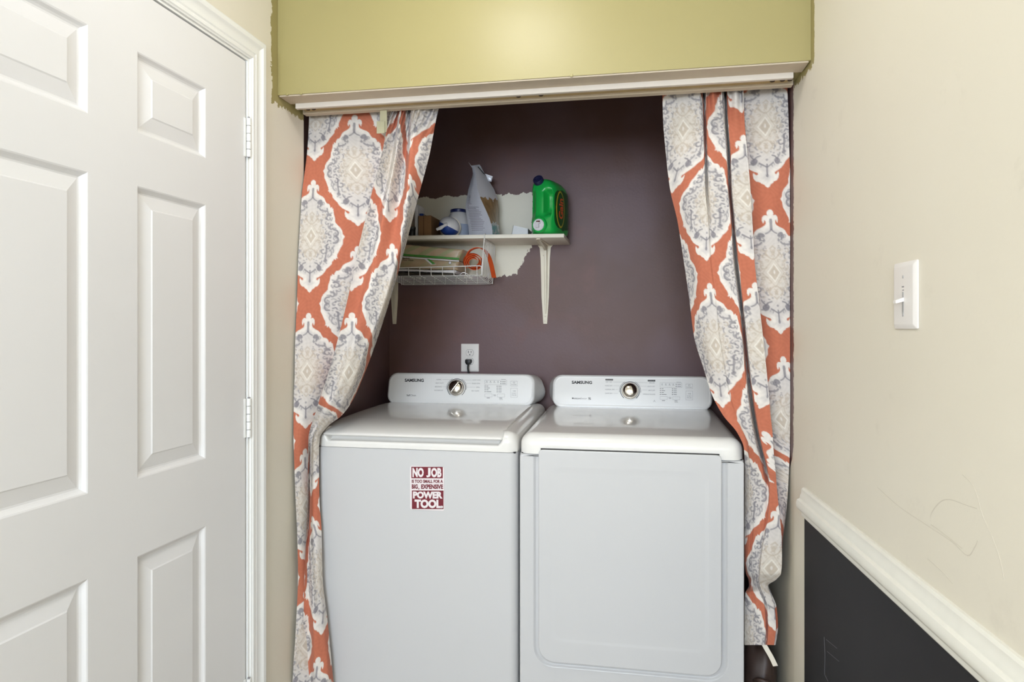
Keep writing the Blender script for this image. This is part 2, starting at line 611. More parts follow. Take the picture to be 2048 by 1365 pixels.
def cat(pts, n=8):
    out = []
    p = [Vector(q) for q in pts]
    for i in range(len(p) - 1):
        a, b, c, e = p[max(i - 1, 0)], p[i], p[i + 1], p[min(i + 2, len(p) - 1)]
        for k in range(n):
            t = k / n
            out.append(0.5 * ((2 * b) + (c - a) * t + (2 * a - 5 * b + 4 * c - e) * t * t + (3 * b - a - 3 * c + e) * t ** 3))
    out.append(p[-1])
    return out


for pts in ([(1925, 950), (1948, 975), (1965, 1030), (1985, 1075), (2000, 1120), (2008, 1160)],
            [(1865, 1048), (1862, 1030), (1880, 1005), (1900, 1000), (1930, 1010), (1955, 1018)],
            [(1755, 975), (1800, 1015), (1860, 1055), (1905, 1085), (1935, 1112), (1950, 1095), (1956, 1082)],
            [(1855, 1118), (1885, 1145), (1905, 1168)], [(1862, 1050), (1880, 1062), (1925, 1098)]):
    p = [rwhit(q.x, q.y) + Vector((-0.0002, 0, 0)) for q in cat([(a, b, 0) for a, b in pts], 5)]
    mbp = MB()
    mbp.ribbon(p, Vector((0, 0.0013, 0.0013)), 0.0003)
    mbp.build('pencil_mark', MAT['pencil'], wr)

# light switch (slide dimmer)
sw = thing('light_switch', 'white slide dimmer light switch on the cream right wall', 'light switch', RW(1.35, 0, H + 0.06))
y1s, y0s = 1.397, 1.303
zt, zb_ = H + 0.122, H - 0.003
rings = []
for ins, dep in ((0, 0.0005), (0, 0.003), (0.007, 0.0068), (0.010, 0.0072)):
    rings.append([(a, dep, b) for a, b in rr(y0s + ins, y1s - ins, zb_ + ins, zt - ins, 0.003, 3)])
MB().loft(rings).build('face_plate', MAT['outlet'], sw, xf=RW, smooth=35)
yc = (y0s + y1s) / 2
MB().box(yc - 0.0025, yc + 0.0025, 0.0070, 0.0076, H + 0.020, H + 0.066).build('slot', MAT['inkl'], sw, xf=RW)
MB().prism([(yc - 0.006, 0.0072, H + 0.048), (yc - 0.006, 0.0072, H + 0.056), (yc - 0.006, 0.022, H + 0.050), (yc - 0.006, 0.022, H + 0.044)], (0.012, 0, 0)).build('slider', MAT['outlet'], sw, xf=RW, bevel=0.001)
for zz in (H + 0.094, H + 0.026):
    m4 = Matrix.Translation((yc, 0.0072, zz)) @ Matrix.Rotation(-math.pi / 2, 4, 'X')
    MB().lathe([(0.0030, -0.001), (0.0030, 0.0004), (0.0020, 0.0008)], 10, m4).build('screw', MAT['inkl'], sw, xf=RW)
mb = MB()
mb.box(yc - 0.004, yc + 0.004, 0.0071, 0.0077, H + 0.0745, H + 0.0765)
mb.box(yc - 0.004, yc + 0.002, 0.0071, 0.0077, H + 0.0685, H + 0.0702)
mb.build('marks', MAT['inkg'], sw, xf=RW)

# ceiling lamps: one between the viewer and the header, one unseen, added further back to fill the side walls
def ceiling_lamp(x, y, k, label):
    o = thing('ceiling_lamp', label, 'lamp', (x, y, ZC), 'hall ceiling lamps')
    m4_ = Matrix.Translation((x, y, ZC)) @ Matrix.Rotation(math.pi, 4, 'X')
    MB().lathe([(0.02, 0), (0.16, 0), (0.16, 0.018), (0.15, 0.022)], 40, m4_).build('lamp_base', MAT['trim'], o, smooth=40)
    gm = M('frosted_glass_lit')
    gm.b.inputs['Base Color'].default_value = (0.9, 0.88, 0.82, 1)
    gm.b.inputs['Emission Color'].default_value = (1.0, 0.985, 0.975, 1)
    gm.b.inputs['Emission Strength'].default_value = LAMP_WATT * k
    MB().lathe([(0.143, 0.020), (0.140, 0.040), (0.125, 0.062), (0.095, 0.080), (0.05, 0.090), (0.005, 0.092)], 40, m4_).build('glass_dome', gm.m, o, smooth=60)


ceiling_lamp(-0.38, 1.32, 1.0, 'round frosted glass ceiling lamp just in front of the green header')
ceiling_lamp(-0.32, -1.00, 1.5, 'unseen round frosted glass fill lamp added further back in the hall')

# ------------------------------------------------------------------ washer and dryer
YF = 2.09
ZSEAM = 0.889


def rings_y(specs):
    """rings of rounded rectangles facing the viewer: (x0, x1, z0, z1, rad, Y or (Ybottom, Ytop))"""
    out = []
    for x0, x1, z0, z1, rad, y in specs:
        pts = rr(x0, x1, z0, z1, rad)
        if isinstance(y, tuple):
            out.append([(a, y[0] + (y[1] - y[0]) * (b - y[2]) / (y[3] - y[2]), b) for a, b in pts])
        else:
            out.append([(a, y, b) for a, b in pts])
    return out


PB, PT = (2.735, 0.966), (2.768, 1.091)        # foot and top of the sloping control panel face
PN = Vector((0, PT[1] - PB[1], -(PT[0] - PB[0]))).normalized()   # points away from the viewer


def panel_hit(off):
    p0 = Vector((0, PB[0], PB[1])) - PN * off
    return lambda px, py: hit(px, py, p0, PN)


def cover(x0, x1, rad=0.036, yf=None):
    bm_ = MB()
    zt0, zt1 = 0.954, 0.966
    y0, y1 = (YF - 0.002 if yf is None else yf), 2.80
    bm_.add([(x0, y0, ZSEAM + 0.0015), (x1, y0, ZSEAM + 0.0015), (x1, y1, ZSEAM + 0.0015), (x0, y1, ZSEAM + 0.0015),
             (x0, y0, zt0), (x1, y0, zt0), (x1, y1, zt1), (x0, y1, zt1)],
            [(0, 3, 2, 1), (4, 5, 6, 7), (0, 1, 5, 4), (1, 2, 6, 5), (2, 3, 7, 6), (3, 0, 4, 7)])
    me = bpy.data.meshes.new('top_cover')
    me.from_pydata([tuple(v) for v in bm_.v], [], bm_.f)
    b = bmesh.new()
    b.from_mesh(me)
    b.edges.ensure_lookup_table()
    ed = [e for e in b.edges if max(v.co.z for v in e.verts) > 0.95]
    bmesh.ops.bevel(b, geom=ed, offset=rad, segments=7, profile=0.5, affect='EDGES')
    o = MB()
    b.verts.index_update()
    o.add([v.co.copy() for v in b.verts], [tuple(v.index for v in f.verts) for f in b.faces])
    b.free()
    bpy.data.meshes.remove(me)
    return o


def cabinet(x0, x1, r=0.022):
    pts = rr(x0, x1, YF, 2.79, (r, r, 0.01, 0.01), 6)
    return MB().loft([[(a, b, z) for a, b in pts] for z in (0.02, ZSEAM)])


def knob(parent, px, py, rad, grip):
    c = panel_hit(0)(px, py)
    q = (-PN).to_track_quat('Z', 'Y')
    m4_ = Matrix.Translation(c) @ q.to_matrix().to_4x4()
    kb = MB().lathe([(rad * 1.0, 0), (rad * 1.02, 0.004), (rad * 0.99, 0.012), (rad * 0.92, 0.0145)], 40, m4_).build('knob', MAT['chrome'], parent, smooth=40)
    MB().lathe([(rad * 0.90, 0.0140), (rad * 0.88, 0.020), (rad * 0.78, 0.0255), (rad * 0.55, 0.029), (rad * 0.25, 0.0305), (0.001, 0.031)], 40, m4_).build('knob_cap', MAT['chrome'], kb, smooth=60)
    if grip:
        g = MB().box(-rad * 0.16, rad * 0.16, -rad * 0.80, rad * 0.80, 0.022, 0.038)
        r4 = m4_ @ Matrix.Rotation(math.radians(-35), 4, 'Z')
        g.v = [r4 @ v for v in g.v]
        g.build('knob_grip', MAT['chrome'], kb, bevel=0.004, seg=3, smooth=40)
    # printed arcs round the knob
    mbk = MB()
    for r0, r1, a0, a1 in ((1.10, 1.17, -50, 230), (1.25, 1.29, -8, 62), (1.25, 1.29, 118, 188)):
        n = 40
        vs_, fs = [], []
        for k in range(n + 1):
            a = math.radians(a0 + (a1 - a0) * k / n)
            for rr_ in (r0, r1):
                vs_.append(m4_ @ Vector((rad * rr_ * math.cos(a), rad * rr_ * math.sin(a), 0.0006)))
        for k in range(n):
            fs.append((2 * k, 2 * k + 1, 2 * k + 3, 2 * k + 2))
        mbk.add(vs_, fs)
    mbk.build('knob_scale', MAT['ink'], parent)
    return kb


def control_panel(parent, x0, x1, xb0, xb1):
    z0, z1 = PB[1] - 0.006, PT[1]
    yb = lambda d: (PB[0] + d, PT[0] + d, PB[1], PT[1])
    spec = [(x0 + 0.014, x1 - 0.014, z0 + 0.014, z1 - 0.010, 0.03, yb(0)),
            (x0 + 0.011, x1 - 0.011, z0 + 0.010, z1 - 0.008, 0.032, yb(0.0004)),
            (x0 + 0.009, x1 - 0.009, z0 + 0.008, z1 - 0.006, 0.034, yb(-0.0006)),
            (x0 + 0.004, x1 - 0.004, z0 + 0.002, z1 - 0.002, 0.036, yb(0.002)),
            (x0, x1, z0, z1, 0.038, yb(0.008)),
            (x0 - 0.001, x1 + 0.001, z0, z1, 0.038, yb(0.02)),
            (xb0 + 0.004, xb1 - 0.006, z0, z1 - 0.006, 0.045, 2.84),
            (xb0, xb1, z0, z1 - 0.03, 0.05, 2.87)]
    return MB().loft(rings_y(spec)).build('control_panel', MAT['panel'], parent, smooth=50)


def button_block(mbx, hf, ox, oy, sl, washer):
    """the printed field of lights and buttons right of the knob; ox, oy = its upper left corner"""
    G, L, K = 1, 2, 0
    y = lambda px, v: oy + v + sl * (px - ox)
    frame_px(mbx, ox, ox + 44, oy, oy + 9.5, hf, 0.45, sl, L)
    for k, tx in enumerate((2.5, 10, 17.5, 25)):
        quad_px(mbx, ox + tx + 1.0, ox + tx + 2.2, y(ox + tx, 1.9), y(ox + tx, 3.1), hf, 0, K)
        quad_px(mbx, ox + tx - 0.4, ox + tx + 3.8, y(ox + tx, 4.3), y(ox + tx, 5.2), hf, sl, L)
    for k in range(2):
        quad_px(mbx, ox + 31.5, ox + 33, y(ox + 31, 2.4 + 3.8 * k), y(ox + 31, 3.9 + 3.8 * k), hf, 0, K)
        quad_px(mbx, ox + 34.5, ox + 42, y(ox + 34, 2.6 + 3.8 * k), y(ox + 34, 3.7 + 3.8 * k), hf, sl, G)
    quad_px(mbx, ox + 33, ox + 42, y(ox + 33, -2.0), y(ox + 33, -1.1), hf, sl, L)
    for c, cx_ in enumerate((0, 24)):
        for k in range(4):
            quad_px(mbx, ox + cx_, ox + cx_ + 1.5, y(ox + cx_, 11.4 + 3.8 * k), y(ox + cx_, 12.9 + 3.8 * k), hf, 0, K)
            wv = (4, 7, 4.5, 10)[k] if c == 0 else 6.5
            quad_px(mbx, ox + cx_ + 3, ox + cx_ + 3 + wv, y(ox + cx_, 11.6 + 3.8 * k), y(ox + cx_, 12.7 + 3.8 * k), hf, sl, G)
    for cx_, bw in ((0, 15), (25, 15)):
        frame_px(mbx, ox + cx_, ox + cx_ + bw, y(ox + cx_, 27.5), y(ox + cx_, 34), hf, 0.4, sl, L)
        quad_px(mbx, ox + cx_ + 4, ox + cx_ + 10, y(ox + cx_, 35.4), y(ox + cx_, 36.6), hf, sl, G)
    quad_px(mbx, ox + 17, ox + 22.5, y(ox + 17, 29), y(ox + 17, 30), hf, sl, L)
    quad_px(mbx, ox + 18, ox + 22.5, y(ox + 17, 31), y(ox + 17, 32), hf, sl, L)
    quad_px(mbx, ox + 29, ox + 36, y(ox + 29, 38.2), y(ox + 29, 39.2), hf, sl, L)
    bx = ox + 51.5
    frame_px(mbx, bx, bx + 14, y(bx, 1.5), y(bx, 11.5), hf, 0.45, sl, L)
    text_px(mbx, 'O', bx + 5, bx + 9, y(bx, 3), y(bx, 6.3), hf, sl, 0, G)
    text_px(mbx, 'POWER', bx + 2, bx + 12, y(bx, 7.6), y(bx, 9.6), hf, sl, 0, G)
    frame_px(mbx, bx, bx + 14, y(bx, 15.5), y(bx, 34), hf, 0.45, sl, L)
    text_px(mbx, '>II', bx + 4.6, bx + 9.8, y(bx, 20), y(bx, 23), hf, sl, 0, G)
    text_px(mbx, 'START', bx + 2.6, bx + 11.6, y(bx, 25), y(bx, 27), hf, sl, 0, G)
    text_px(mbx, 'PAUSE', bx + 2.6, bx + 11.6, y(bx, 28.5), y(bx, 30.5), hf, sl, 0, G)


INK3 = [MAT['ink'], MAT['inkg'], MAT['inkl']]
hf6 = panel_hit(0.0006)

WX0, WX1 = -1.040, -0.3535


def washer_cover():
    """rounded frame whose front is hollowed into a finger scoop below the lid"""
    zb = ZSEAM + 0.0015

    def convex(a_):
        f, t, r = 2.088 + a_, 0.954 - a_, 0.036
        p = [(f, zb), (f, min(0.908, t - r))]
        p += [(f + r - r * math.cos(q * math.pi / 16), t - r + r * math.sin(q * math.pi / 16)) for q in range(9)]
        return p + [(2.80, 0.966 - a_), (2.80, zb)]
    concave = [(2.088, zb), (2.088, .902), (2.0885, .9060), (2.0905, .9090), (2.095, .9108), (2.103, .9115), (2.111, .9135), (2.117, .9190), (2.119, .9290), (2.123, .9440), (2.138, .9530), (2.80, .966), (2.80, zb)]
    rings_ = []
    r = 0.032
    es = (0, 0.002, 0.006, 0.012, 0.020, 0.032)
    for e in es:
        rings_.append((WX0 + e, convex(r - math.sqrt(max(0, r * r - (r - e) ** 2)))))
    lx0_, lx1_ = WX0 + 0.034, WX1 - 0.050
    rings_ += [(lx0_ + 0.004, [tuple(np.array(a_) * 0.5 + np.array(b_) * 0.5) for a_, b_ in zip(convex(0), concave)]), (lx0_ + 0.012, concave), (lx1_ - 0.012, concave), (lx1_ - 0.003, [tuple(np.array(a_) * 0.5 + np.array(b_) * 0.5) for a_, b_ in zip(convex(0), concave)]), (lx1_ + 0.005, convex(0))]
    for e in es[::-1]:
        rings_.append((WX1 - e, convex(r - math.sqrt(max(0, r * r - (r - e) ** 2)))))
    return MB().loft([[(x, y, z) for y, z in p] for x, p in rings_])


wa = thing('washing_machine', 'white top-load washing machine with a red slogan magnet on its front', 'washer', ((WX0 + WX1) / 2, 2.44, 0))
cabinet(WX0, WX1, 0.026).build('cabinet', MAT['enamel'], wa, smooth=40)
washer_cover().build('top_cover', MAT['plastic'], wa, smooth=40)
# lid: flat towards the back, rolled down at the front, lip proud of the scoop
lx0, lx1 = WX0 + 0.022, WX1 - 0.045
prof = [(2.715, 0.9695), (2.60, 0.9720), (2.40, 0.9700), (2.25, 0.9665), (2.18, 0.9610), (2.135, 0.9540), (2.108, 0.9465), (2.094, 0.9405), (2.0865, 0.9360), (2.0845, 0.9320), (2.087, 0.9290), (2.11, 0.9330), (2.20, 0.948), (2.715, 0.955)]
rings = []
for t, ins, drop in ((0.0, 0.018, 0.006), (0.0, 0.008, 0.0015), (0.012, 0.0, 0.0), (0.03, 0, 0), (0.97, 0, 0), (0.988, 0, 0.0), (1.0, 0.008, 0.0015), (1.0, 0.018, 0.006)):
    x = lx0 + t * (lx1 - lx0)
    rings.append([(x, min(y + (ins if y < 2.12 else 0), 2.715), z - drop) for y, z in prof])
MB().loft(rings).build('lid', MAT['plastic'], wa, smooth=45)
MB().box(WX0 + 0.006, WX1 - 0.006, YF + 0.004, 2.78, ZSEAM - 0.002, ZSEAM + 0.003).build('seam', MAT['dark'], wa)
cp = control_panel(wa, WX0 + 0.004, -0.393, WX0, -0.362)
knob(wa, 913, 776.5, 0.0345, True)
mb = MB()
text_px(mb, 'SAMSUNG', 809.5, 847.5, 757.8, 764.2, hf6, 0.008, 0.04)
mb.build('brand_lettering', INK3, wa)
mb = MB()
text_px(mb, 'Self', 813.5, 820, 789.2, 793, hf6, 0.008, 0.01, 0)
text_px(mb, 'Clean', 820.6, 832, 789.2, 793, hf6, 0.008, 0, 1)
for s, a, b, y in (('NORMAL', 873, 883, 758.5), ('HEAVY DUTY', 871, 887.5, 765.5), ('BEDDING', 870, 883.5, 772.8), ('WATERPROOF', 868.5, 886, 780)):
    text_px(mb, s, a, b, y, y + 2.3, hf6, 0.008, 0, 1)
    if b + 12 < 897:
        quad_px(mb, b + 1.5, 896 if y > 762 else 905, y + 0.9, y + 1.3, hf6, 0.008, 2)
for s, a, b, y in (('QUICK WASH', 945, 961, 759.5), ('RINSE+SPIN', 944, 960, 766.3), ('SPIN', 952.5, 959, 774), ('SELF CLEAN', 943, 958, 781)):
    text_px(mb, s, a, b, y, y + 2.3, hf6, 0.008, 0, 1)
    if y < 780:
        quad_px(mb, 933 if y > 762 else 922, a - 1.5, y + 0.7, y + 1.1, hf6, 0.008, 2)
button_block(mb, hf6, 969.5, 760.5, 0.012, True)
mb.build('control_print', INK3, wa, kind='stuff')
for x in (WX0 + 0.06, WX1 - 0.06):
    for y in (YF + 0.07, 2.72):
        MB().lathe([(0.02, 0), (0.024, 0.004), (0.024, 0.02), (0.01, 0.024)], 12, Matrix.Translation((x, y, 0))).build('foot', MAT['black'], wa)

DX0, DX1 = -0.3455, 0.3375
dr = thing('tumble_dryer', 'white tumble dryer with a wide front door, right of the washer', 'dryer', ((DX0 + DX1) / 2, 2.44, 0))
cab = cabinet(DX0, DX1, 0.012)
cab.build('cabinet', MAT['enamel'], dr, smooth=40)
cover(DX0, DX1, 0.038, YF - 0.008).build('top_cover', MAT['plastic'], dr, smooth=40)
# front skin with the recess the door sits in
fx0, fx1, fz0 = -0.300, 0.290, 0.222
def grow(x0, x1, z0, z1, rad, steps):
    """rings at growing insets: (inset, Y)"""
    rad = rad if isinstance(rad, tuple) else (rad,) * 4
    return [(x0 + i, x1 - i, z0 + i, z1 - min(i, 0.002) if steps_top else z1 - i, tuple(max(0.002, r - i) for r in rad), y) for i, y in steps]


steps_top = False
yp = YF - 0.007
spec = grow(DX0 + 0.001, DX1 - 0.001, 0.05, ZSEAM - 0.001, 0.008, [(0, YF + 0.004), (0, yp + 0.004), (0.0015, yp + 0.001), (0.004, yp), (0.0055, yp)])
steps_top = True
spec += grow(fx0 - 0.002, fx1 + 0.002, fz0 - 0.002, ZSEAM - 0.003, (0.062, 0.062, 0.003, 0.003), [(0, yp), (0.001, yp), (0.003, yp + 0.001), (0.007, yp + 0.006), (0.009, yp + 0.0068), (0.010, yp + 0.0068)])
steps_top = False
MB().loft(rings_y(spec)).build('front_panel', MAT['enamel'], dr, smooth=30)
ox0, ox1, oz0, oz1 = -0.2825, 0.2700, 0.243, 0.9065
RD = (0.047, 0.047, 0.014, 0.014)
ri = lambda k: tuple(max(0.003, r - k) for r in RD)
yd = YF - 0.0215
spec = grow(ox0, ox1, oz0, oz1, RD, [(0.002, YF - 0.003), (0, YF - 0.006), (0, yd + 0.0030), (0.0006, yd + 0.0012), (0.0020, yd + 0.0002), (0.0030, yd), (0.0040, yd)])
spec += [(ox0 + 0.0375, ox1 - 0.0355, oz0 + 0.0655, oz1 - 0.0515, 0.03, yd), (ox0 + 0.0385, ox1 - 0.0365, oz0 + 0.0665, oz1 - 0.0525, 0.03, yd),
         (ox0 + 0.044, ox1 - 0.042, oz0 + 0.071, oz1 - 0.060, 0.028, yd + 0.0007), (ox0 + 0.052, ox1 - 0.050, oz0 + 0.076, oz1 - 0.070, 0.026, yd + 0.0013), (ox0 + 0.054, ox1 - 0.052, oz0 + 0.078, oz1 - 0.072, 0.026, yd + 0.0013)]
MB().box(ox0 + 0.006, ox1 - 0.006, YF - 0.0165, YF - 0.006, oz1 - 0.0005, oz1 + 0.0022).build('door_top_shade', MAT['dark'], dr)  # dark strip standing in for the shadow line along the door's top edge
MB().loft(rings_y(spec)).build('dryer_door', MAT['enamel'], dr, smooth=30)
MB().box(DX0 + 0.006, DX1 - 0.006, YF + 0.004, 2.78, ZSEAM - 0.002, ZSEAM + 0.003).build('seam', MAT['dark'], dr)
control_panel(dr, -0.317, 0.323, -0.343, 0.335)
knob(dr, 1260, 782.5, 0.0335, False)
mb = MB()
text_px(mb, 'SAMSUNG', 1143.5, 1184, 762, 768.2, hf6, 0.012, 0.04)
mb.build('brand_lettering', INK3, dr)
mb = MB()
text_px(mb, 'Moisture', 1144, 1161, 795.4, 798.8, hf6, 0.012, 0.008, 0)
text_px(mb, 'Sensor', 1161.5, 1174, 795.6, 799, hf6, 0.012, 0, 1)
text_px(mb, 'S', 1176.5, 1182, 795.6, 799.8, hf6, 0.012, 0.02, 0)
quad_px(mb, 1211, 1226, 758.3, 761.4, hf6, 0.012, 0)
text_px(mb, 'SENSOR', 1212, 1225, 759.1, 760.7, panel_hit(0.0010), 0.012, 0, 2)
quad_px(mb, 1295.5, 1310.5, 760.2, 763.4, hf6, 0.012, 0)
text_px(mb, 'MANUAL', 1296.5, 1309.5, 761, 762.6, panel_hit(0.0010), 0.012, 0, 2)
for s, a, b, y in (('VERY DRY', 1211, 1224.5, 763.2), ('MORE DRY', 1210.5, 1225, 770.8), ('NORMAL DRY', 1210.5, 1229.5, 778.3), ('DAMP DRY', 1210.5, 1225, 786)):
    text_px(mb, s, a, b, y, y + 2.3, hf6, 0.012, 0, 1)
    quad_px(mb, b + 1.5, {763.2: 1250, 770.8: 1240, 778.3: 1236, 786: 1236}[y], y + 1, y + 1.4, hf6, 0.012, 2)
for s, a, b, y in (('TIME DRY', 1297.5, 1310, 765), ('QUICK DRY', 1295, 1310, 772.3), ('AIR FLUFF', 1296.5, 1310, 780), ('WRINKLE RELEASE', 1285.5, 1310.5, 787.8)):
    text_px(mb, s, a, b, y, y + 2.3, hf6, 0.012, 0, 1)
    if y < 785:
        quad_px(mb, {765: 1270, 772.3: 1280, 780: 1284}[y], a - 1.5, y + 0.4, y + 0.8, hf6, 0.012, 2)
text_px(mb, 'A', 1306.5, 1311, 800.5, 804.5, hf6, 0.012, 0, 2)
button_block(mb, hf6, 1320, 765.8, 0.016, False)
mb.build('control_print', INK3, dr, kind='stuff')
for x in (DX0 + 0.06, DX1 - 0.06):
    for y in (YF + 0.07, 2.72):
        MB().lathe([(0.02, 0), (0.024, 0.004), (0.024, 0.02), (0.01, 0.024)], 12, Matrix.Translation((x, y, 0))).build('foot', MAT['black'], dr)

# slogan magnet on the washer front
mg = thing('slogan_magnet', 'dark red and white slogan magnet stuck on the washer front', 'magnet', P(855, 1022, YF - 0.002))
fl = lambda off: (lambda px, py: P(px, py, YF - off))
a, b = P(820.3, 932, YF), P(888.6, 1022.5, YF)
pl = [(x, z) for x, z in rr(a.x, b.x, b.z, a.z, 0.006, 4)]
MB().loft([[(x, YF - 0.0003, z) for x, z in pl], [(x, YF - 0.0018, z) for x, z in pl]]).build('magnet_sheet', MAT['magw'], mg)
mb = MB()
quad_px(mb, 822.8, 885.6, 934.2, 957.2, fl(0.0022), 0.003)
mb.build('red_field', MAT['red'], mg)
mb = MB()
quad_px(mb, 823.8, 887.0, 981.6, 1018.8, fl(0.0022), 0.003)
mb.build('red_field', MAT['red'], mg)
for wd, a_, b_, c_, d_, sl_, bo, mt in (('NO', 824.8, 847.5, 936.2, 955.2, .003, .055, 'magw'), ('J', 852.6, 861.2, 936.3, 955.3, .003, .055, 'magw'), ('OB', 862.2, 883, 936.3, 955.4, .003, .055, 'magw'),
                                     ('POWER', 825.8, 885, 983.5, 997.8, .005, .058, 'magw'), ('TOOL.', 829, 886, 999.5, 1017, .005, .058, 'magw'),
                                     ('IS TOO SMALL FOR A', 823.5, 885.8, 960, 966.6, .003, .04, 'red'), ('BIG', 823.5, 835.6, 969.3, 978.4, .003, .045, 'red'), (',', 836.6, 838.4, 976.6, 980.6, .003, .03, 'red'), ('EXPENSIVE', 842.2, 886.2, 969.4, 978.6, .003, .045, 'red')):
    mb = MB()
    text_px(mb, wd, a_, b_, c_, d_, fl(0.0026), sl_, bo)
    mb.build('lettering', MAT[mt], mg)

# ------------------------------------------------------------------ outlet with plug and cord on the back wall
ob = P(940, 745, YB)
ou = thing('wall_outlet', 'white duplex wall outlet above the washer panel', 'outlet', ob)
a, b = P(922.5, 688, YB), P(958, 744, YB)
rings = []
for ins, y in ((0, YB - 0.0003), (0, YB - 0.003), (0.003, YB - 0.0055), (0.006, YB - 0.006)):
    rings.append([(x, y, z) for x, z in rr(a.x + ins, b.x - ins, b.z + ins, a.z - ins, 0.003, 3)])
MB().loft(rings).build('face_plate', MAT['outlet'], ou, smooth=35)
for pyc in (706, 723):
    c = P(940.3, pyc, YB)
    ring = []
    for k in range(32):
        t = k / 32 * 6.28318
        ring.append((c.x + 0.0168 * math.cos(t), max(-0.0142, min(0.0142, 0.0175 * math.sin(t))) + c.z))
    rc = MB().loft([[(x, YB - 0.0055, z) for x, z in ring], [(x, YB - 0.0075, z) for x, z in ring]]).build('receptacle', MAT['outlet'], ou, smooth=35)
    ring2 = [((x - c.x) * 1.08 + c.x, (z - c.z) * 1.08 + c.z) for x, z in ring]
    MB().loft([[(x, YB - 0.0058, z) for x, z in ring2], [(x, YB - 0.0063, z) for x, z in ring2]]).build('receptacle_gap', MAT['inkg'], ou)
    for dx, hh in ((-0.0062, 0.0052), (0.0062, 0.0042)):
        MB().box(c.x + dx - 0.0013, c.x + dx + 0.0013, YB - 0.0081, YB - 0.0070, c.z + 0.002 - hh + 0.002, c.z + 0.004 + hh).build('slot', MAT['ink'], rc)
    MB().lathe([(0.0026, 0), (0.0026, 0.0012), (0.001, 0.0012)], 10, Matrix.Translation((c.x, YB - 0.0070, c.z - 0.0085)) @ Matrix.Rotation(math.pi / 2, 4, 'X')).build('slot', MAT['ink'], rc)
pc = P(940, 723, YB)
pg = thing('power_cord', 'black plug and cord in the lower socket of the outlet', 'cord', pc + Vector((0, -0.03, -0.1)))
MB().prism([(pc.x - 0.012, YB - 0.0085, pc.z + 0.010), (pc.x + 0.012, YB - 0.0085, pc.z + 0.010), (pc.x + 0.013, YB - 0.0085, pc.z - 0.004), (pc.x + 0.004, YB - 0.0085, pc.z - 0.014), (pc.x - 0.007, YB - 0.0085, pc.z - 0.014), (pc.x - 0.013, YB - 0.0085, pc.z - 0.004)], (-0.003, -0.026, 0)).build('plug', MAT['black'], pg, bevel=0.003, seg=2, smooth=40)
path = cat([(pc.x - 0.002, YB - 0.022, pc.z - 0.008), (pc.x - 0.003, YB - 0.028, pc.z - 0.03), (pc.x + 0.001, YB - 0.032, pc.z - 0.06), (pc.x + 0.002, YB - 0.038, pc.z - 0.12), (pc.x + 0.01, YB - 0.045, pc.z - 0.3)], 6)
MB().tube(path, 0.0042, 10).build('cord', MAT['black'], pg, smooth=60)

# ------------------------------------------------------------------ shelf, brackets
SY0 = 2.70
SXR, SXL = -0.264, -1.099
zsh = lambda x: 1.671 + 0.010 * (SXR - x) / (SXR - SXL)      # top of the slightly tilted shelf
sh = MB().add([(SXL, SY0, zsh(SXL) - 0.016), (SXR, SY0, zsh(SXR) - 0.016), (SXR + 0.003, YB - 0.001, zsh(SXR) - 0.016), (SXL, YB - 0.001, zsh(SXL) - 0.016),
               (SXL, SY0, zsh(SXL)), (SXR, SY0, zsh(SXR)), (SXR + 0.003, YB - 0.001, zsh(SXR)), (SXL, YB - 0.001, zsh(SXL))],
              [(0, 3, 2, 1), (4, 5, 6, 7), (0, 1, 5, 4), (1, 2, 6, 5), (2, 3, 7, 6), (3, 0, 4, 7)]).build('wall_shelf', MAT['shelf'], bevel=0.002, seg=2, smooth=40)
tag(sh, 'cream painted wooden wall shelf carrying a green jug', 'shelf')


